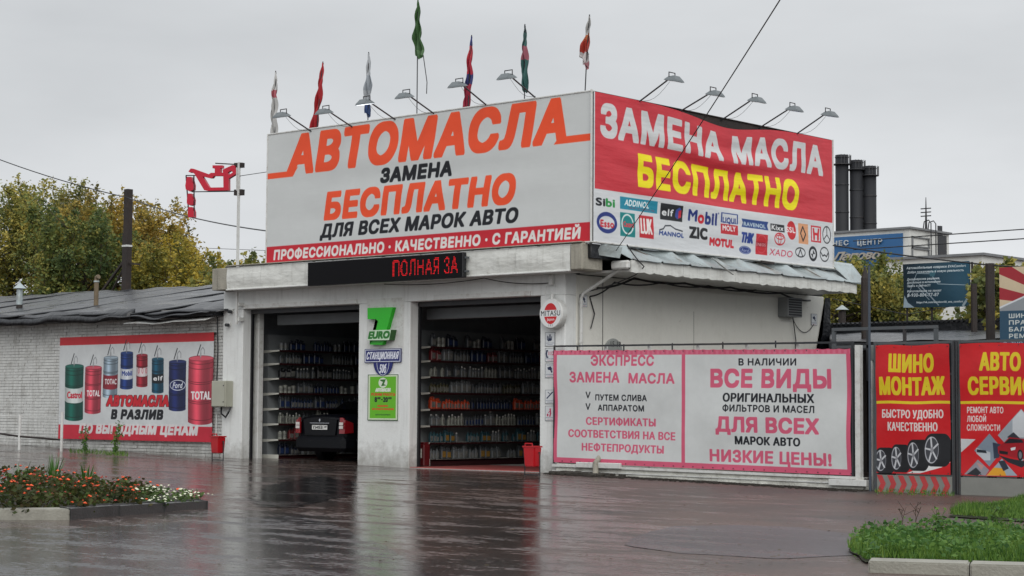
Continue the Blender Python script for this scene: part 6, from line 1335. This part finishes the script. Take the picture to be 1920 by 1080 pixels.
tr_at(475, 478, 14, 1.4, L_OLV, 'sparse twiggy tree showing above the parapet under the billboard', nl=2500, leaf=.10)
tr_at(1575, 495, 26, 2.4, L_OLV, 'olive tree right of the bent metal flashing', nl=13000, group='trees behind the yard')
tr_at(1610, 490, 30, 2.3, L_GRN, 'green tree below the blue lettered panel', nl=13000, group='trees behind the yard')
tr_at(1660, 520, 28, 2.4, L_OLV, 'low tree left of the mat advert', nl=11000, group='trees behind the yard'); tr_at(1685, 505, 34, 2.0, L_OLV, 'pointed tree behind the left edge of the mat advert', nl=9000, group='trees behind the yard')
tr_at(1745, 595, 24, 1.8, L_GRN, 'low dark shrubby tree under the mat advert', nl=9000, group='trees behind the yard')
tr_at(1795, 610, 24, 1.3, L_GRN, 'low shrubby tree at the right foot of the mat advert', nl=8000, group='trees behind the yard')
tr_at(1880, 490, 12, 1.1, L_OLV, 'thin leafy sapling between the thick post and the sunburst sign', nl=2600, leaf=.09, group='trees behind the yard'); tr_at(1915, 500, 20, 1.2, L_OLV, 'sparse branch tips above the sunburst sign', nl=2500, leaf=.10, group='trees behind the yard')

# ================================================================== FLOWER BED
bed = GG([(-420, 940), (-300, 905), (0, 922), (160, 925), (330, 940), (388, 948), (132, 962), (-400, 945)])
A0, A1, A2 = G(-420, 975), G(132, 975), G(388, 953)
def kerbstone(a, b, w, h, m, lb, nm='kerb_stone'):
    a, b = Vector(a), Vector(b); d = (b-a); d.z = 0; d.normalize(); nrm = Vector((-d.y, d.x, 0)); za = gz(a.x)-.12; zt = (gz(a.x)+gz(b.x))/2+h
    ln = (b-a).length; bm = bmesh.new(); bmesh.ops.create_cube(bm, size=1)
    for v in bm.verts: 
        p_ = a+d*((v.co.x+.5)*ln)+nrm*((v.co.y+.5)*w); v.co = Vector((p_.x, p_.y, za if v.co.z < 0 else zt-(.02 if v.co.y < 0 else 0)))
    bmesh.ops.bevel(bm, geom=bm.edges[:], offset=.012, segments=2, affect='EDGES'); mb = MB(); mb.frombm(bm); o = obj(nm, mb, m); tag(o, lb, 'kerb stone', 'kerb stones round the flower bed'); return o
dv = (A0-A1).normalized()
for k in range(4): kerbstone(A1+dv*(k+1)*1.0+dv*-.0, A1+dv*k*1.0+dv*.01, .15, .14, M_KERB, ['pale kerb stone at the corner of the flower bed, first from the dark stones', 'pale kerb stone second from the flower bed corner', 'pale kerb stone at the left edge of the picture', 'pale kerb stone beyond the left edge'][k])
dw = (A2-A1); 
for k in range(3): kerbstone(A1+dw*(k/3+.004), A1+dw*((k+1)/3-.002), .15, .14-.015*k, M_KERBD, ['dark wet kerb stone next to the pale one', 'middle dark wet kerb stone of the slanting row', 'dark wet kerb stone at the pointed end of the flower bed'][k])
N1 = (A1+Vector((-.1, .35, 0))); 
inn_ = [tuple((A1+dv*4+Vector((.1, .3, 0)))[:2]), tuple((A1+Vector((.0, .16, 0)))[:2]), tuple(A2[:2])]
bp_ = [tuple(v) for v in (Vector(A1[:2])+Vector(dv[:2])*4, Vector(A1[:2]), Vector(A2[:2]))]
nrm2 = Vector((fw[0], fw[1]))
far_ = [Vector(A2[:2])+nrm2*.15, Vector(G(330, 938)[:2]), Vector(G(180, 925)[:2]), Vector(G(0, 922)[:2]), Vector(G(-350, 922)[:2])]
poly = [Vector(p_) for p_ in bp_]+far_
sheet('soil', [tuple(p_) for p_ in poly], .07, M_SOIL)
def inside(poly, x, y):
    c = False; n = len(poly)
    for i in range(n):
        a, b = poly[i], poly[(i+1) % n]
        if (a[1] > y) != (b[1] > y) and x < (b[0]-a[0])*(y-a[1])/(b[1]-a[1])+a[0]: c = not c
    return c
def scatter(poly, n, margin=0):
    xs_ = [p_[0] for p_ in poly]; ys_ = [p_[1] for p_ in poly]; o = []
    while len(o) < n:
        x, y = random.uniform(min(xs_), max(xs_)), random.uniform(min(ys_), max(ys_))
        if inside(poly, x, y): o.append((x, y))
    return o
def imgx(p_):
    d = Vector((p_[0], p_[1], .2))-Vector(CAM); z = d@Vector(f2); return 960+FPX*(d@Vector(r3))/z
plants = scatter(poly, 300)
cenL, cenF, toneF, cenW, cenG = [], [], [], [], []
for (x, y) in plants:
    ix = imgx((x, y)); 
    hh = .24 if ix < 130 else np.interp(ix, [130, 240, 300, 390], [.20, .16, .11, .08]); hh *= random.uniform(.6, 1.5); z = gz(x)+.07; white = ix > 262
    k = 60 if hh > .2 else 36; r_ = .13
    c = np.stack([rng.normal(0, r_*.55, k)+x, rng.normal(0, r_*.55, k)+y, z+rng.random(k)*hh], 1); (cenG if white else cenL).append(c)
    nf = random.randint(1, 4) if not white else random.randint(3, 8)
    for _ in range(nf):
        p_ = (x+random.gauss(0, .09), y+random.gauss(0, .09), z+hh*random.uniform(.75, 1.12))
        if white and random.random() > .12: cenW.append(p_)
        elif random.random() < .8: cenF.append(p_); toneF.append(random.random())
fbx = thing('bedding_plants', 'mass of marigold and ageratum foliage in the kerbed flower bed', 'plants', (poly[1].x, poly[1].y, .05)); 
fbx['kind'] = 'stuff'
M_FOL = leafmat('marigold_foliage', [(.02, .032, .012), (.045, .065, .016), (.07, .05, .02), (.08, .14, .03)]); M_FOLG = leafmat('pale_foliage', [(.03, .06, .015), (.07, .12, .03), (.12, .18, .05)])
quads('foliage', np.concatenate(cenL), .035, M_FOL, fbx); quads('pale_foliage', np.concatenate(cenG), .03, M_FOLG, fbx)
def blobs(nm, cs, r_, m, squash=.6):
    mb = MB()
    for c in cs:
        s_ = r_*random.uniform(.6, 1.25); n = 6; vs = [(c[0]+s_*math.cos(k*6.28/n), c[1]+s_*math.sin(k*6.28/n), c[2]+random.uniform(-.3, .3)*s_) for k in range(n)]+[(c[0], c[1], c[2]+s_*squash), (c[0], c[1], c[2]-s_*.5)]
        mb.add(vs, [(k, (k+1) % n, n) for k in range(n)]+[((k+1) % n, k, n+1) for k in range(n)])
    return obj(nm, mb, m, fbx)
blobs('orange_blossom', [c for c, t_ in zip(cenF, toneF) if t_ < .5], .026, mat('orange_petals', 'd8501c', .6, .3, 20)); blobs('rust_blossom', [c for c, t_ in zip(cenF, toneF) if t_ >= .5], .022, mat('rust_petals', '8e2c1c', .6, .4, 20)); blobs('white_blossom', cenW, .022, mat('white_petals', 'cfd2b8', .6, .15, 20))
M_IRIS = mat('iris_leaf', '3c6424', .45, .3, 4)
for px_, py_, h, lb in ((100, 905, .40, 'spiky tuft of leaves left of the middle one in the flower bed'), (172, 902, .0, '')):
    pass
for px_, py_, h, n, lb in ((40, 928, .38, 14, 'small spiky leaf tuft at the left of the flower bed'), (100, 926, .46, 44, 'largest tuft of sword shaped leaves in the flower bed'), (162, 928, .38, 30, 'tuft of sword shaped leaves right of the largest one')):
    b = G(px_, py_); mb = MB()
    for _ in range(n):
        a = random.uniform(0, 6.28); l_ = h*random.uniform(.6, 1.15); sp = random.uniform(.1, .5)*l_; d = Vector((math.cos(a), math.sin(a), 0)); s_ = Vector((-d.y, d.x, 0))*.011; p0 = b+d*.03+Vector((0, 0, .07)); p1 = p0+d*sp*.45+Vector((0, 0, l_*.6)); p2 = p0+d*sp+Vector((0, 0, l_))
        mb.add([p0-s_, p0+s_, p1+s_, p1-s_, p2], [(0, 1, 2, 3), (3, 2, 4)])
    o = obj('leaf_tuft', mb, M_IRIS); tag(o, lb, 'plant', 'leaf tufts in the flower bed')

# ================================================================== LAWNS, KERB AND WEEDS
l1 = GG([(1590, 1034), (1606, 1020), (1645, 1010), (1700, 1004), (1800, 1005), (2100, 1010), (2100, 1072), (1900, 1066), (1650, 1054), (1625, 1058)])
l2 = GG([(1778, 970), (1800, 958), (1850, 952), (1920, 940), (2100, 930), (2100, 982), (1930, 980), (1830, 974)])
M_TURF = mat('turf_soil', '2c3018', .9, .3, 6, .5, 20)
sheet('turf_bed', l1, .02, M_TURF, .02); sheet('turf_bed', l2, .015, M_TURF, .02)
def grass(nm, poly, n, h, lb, m=L_GRN):
    pts = scatter(poly, n); vs = np.empty((n*3, 3)); 
    for i, (x, y) in enumerate(pts):
        a = random.uniform(0, 6.28); l_ = h*random.uniform(.5, 1.2)*(.45+.75*math.sin(x*2.1+y*1.3)**2*math.cos(x*4.7-y*3.1)**2+.25*random.random()**4); z = gz(x)+.04; w_ = .007; sp = random.uniform(.1, .8)*l_; d = (math.cos(a), math.sin(a))
        vs[3*i] = (x-w_*d[1], y+w_*d[0], z); vs[3*i+1] = (x+w_*d[1], y-w_*d[0], z); vs[3*i+2] = (x+d[0]*sp, y+d[1]*sp, z+l_)
    me = bpy.data.meshes.new(nm); me.vertices.add(3*n); me.vertices.foreach_set('co', vs.ravel()); me.loops.add(3*n); me.loops.foreach_set('vertex_index', np.arange(3*n)); me.polygons.add(n); me.polygons.foreach_set('loop_start', np.arange(n)*3); me.polygons.foreach_set('loop_total', np.full(n, 3)); me.update(calc_edges=True)
    at = me.attributes.new('tone', 'FLOAT', 'FACE'); at.data.foreach_set('value', rng.random(n).astype(np.float32)); me.materials.append(m); o = bpy.data.objects.new(nm, me); COL.objects.link(o); o['kind'] = 'stuff'; tag(o, lb, 'grass'); return o
L_LAWN = leafmat('lawn_blades', [(.035, .09, .016), (.07, .155, .025), (.12, .23, .035), (.19, .28, .05)]); L_WEED = leafmat('weed_leaves', [(.04, .10, .03), (.08, .18, .04), (.15, .26, .05)])
grass('grass', l1, 26000, .12, 'bright green uncut grass behind the pale kerb at the right', L_LAWN); grass('grass', l2, 20000, .11, 'bright green grass verge in front of the right gate', L_LAWN)
# broad-leaved weeds among the grass
pts = scatter(l1, 230); cen = np.concatenate([np.stack([rng.normal(x, .06, 14), rng.normal(y, .06, 14), gz(x)+.05+rng.random(14)*.16], 1) for x, y in pts]); o = quads('clover_and_dandelion', cen, .03, L_WEED, None); o['kind'] = 'stuff'; tag(o, 'broad leaved weeds growing through the grass at the right', 'weeds')
ed = GG([(1640, 925), (1650, 915), (1790, 930), (1790, 936), (1640, 932)]); grass('grass', ed, 500, .08, 'thin strip of grass at the foot of the striped gate', L_LAWN)
ka, kb = G(1628, 1074), G(2150, 1090); dk = (kb-ka); Lk = dk.length; dk.normalize()
tip = G(1640, 1050)
for k in range(3):
    a = ka+dk*(k*.85+.0); b = ka+dk*((k+1)*.85-.012); o = kerbstone(a, b, .16, .12, M_KERB, ['pale kerb stone with a rounded end at the bottom right corner lawn', 'second pale kerb stone along the bottom right lawn', 'third pale kerb stone along the bottom right lawn, beyond the edge'][k]); o['group'] = 'kerb stones along the right lawn'
def weed(px_, py_, h, lb, n=5, leafy=0, m=None):
    b = G(px_, py_); t = thing('weed_plant', lb, 'plant', b); mb = MB(); cen = []
    for k in range(n):
        a = random.uniform(0, 6.28); e = b+Vector((math.cos(a)*h*.3*random.random(), math.sin(a)*h*.3*random.random(), h*random.uniform(.6, 1))); mid = b.lerp(e, .5)+Vector((random.gauss(0, .02), 0, 0)); mb.tube([b, mid, e], [.005, .004, .002], 4)
        for _ in range(3): s_ = mid.lerp(e, random.random()); e2 = s_+Vector((random.gauss(0, .06), random.gauss(0, .06), random.uniform(.03, .12)))*1; mb.tube([s_, e2], [.004, .003], 3); cen.append(np.array(e2)[None])
        if leafy: cen.append(np.array(b)+(np.array(e)-np.array(b))*rng.random(leafy)[:, None]+rng.normal(size=(leafy, 3))*.035)
    obj('stems', mb, mat('dry_stem', '3c3024', .8, .2, 9) if not leafy else M_BLADE2, t); quads('leaves' if leafy else 'seed_heads', np.concatenate(cen), .03 if leafy else .018, L_WEED if leafy else mat('seed_head', '3a2c22', .8), t)
weed(1715, 992, .42, 'dry brown stalk with seed heads standing in the grass', 2); weed(1692, 992, .30, 'shorter dry stalk left of the taller one', 2)
weed(1870, 995, .3, 'dark leafy weed clump in the grass at the right', 6, 14); weed(1760, 1010, .24, 'leafy green weed in the middle of the right lawn', 6, 14)
weed(160, 850, .62, 'tall green weed growing before the left part of the drum banner', 5, 30); weed(215, 854, .82, 'taller bushy weed growing in front of the drum banner', 7, 34)
grass('grass', GG([(130, 852), (240, 860), (240, 852), (130, 845)]), 500, .12, 'short grass at the foot of the shed wall', L_LAWN)
# wet leaves and grit blown over the yard
mb = MB()
for _ in range(420):
    px_, py_ = random.uniform(-50, 1950), 880+190*random.random()**.7; g_ = G(px_, py_)
    if g_.y > -.6: continue
    s_ = random.uniform(.012, .032); a = random.uniform(0, 6.28); z = g_.z+.009
    mb.add([(g_.x+s_*math.cos(a+k*1.57)*(1 if k % 2 else .55), g_.y+s_*math.sin(a+k*1.57)*(1 if k % 2 else .55), z+random.uniform(0, .008)) for k in range(4)], [(0, 1, 2, 3)])
struct('leaf_litter', mb, leafmat('wet_leaves', [(.05, .04, .02), (.12, .08, .02), (.25, .16, .04), (.3, .28, .2)]), kind='stuff')
print('OBJECTS', len(bpy.data.objects), 'TRIS', sum(len(me.polygons) for me in bpy.data.meshes))
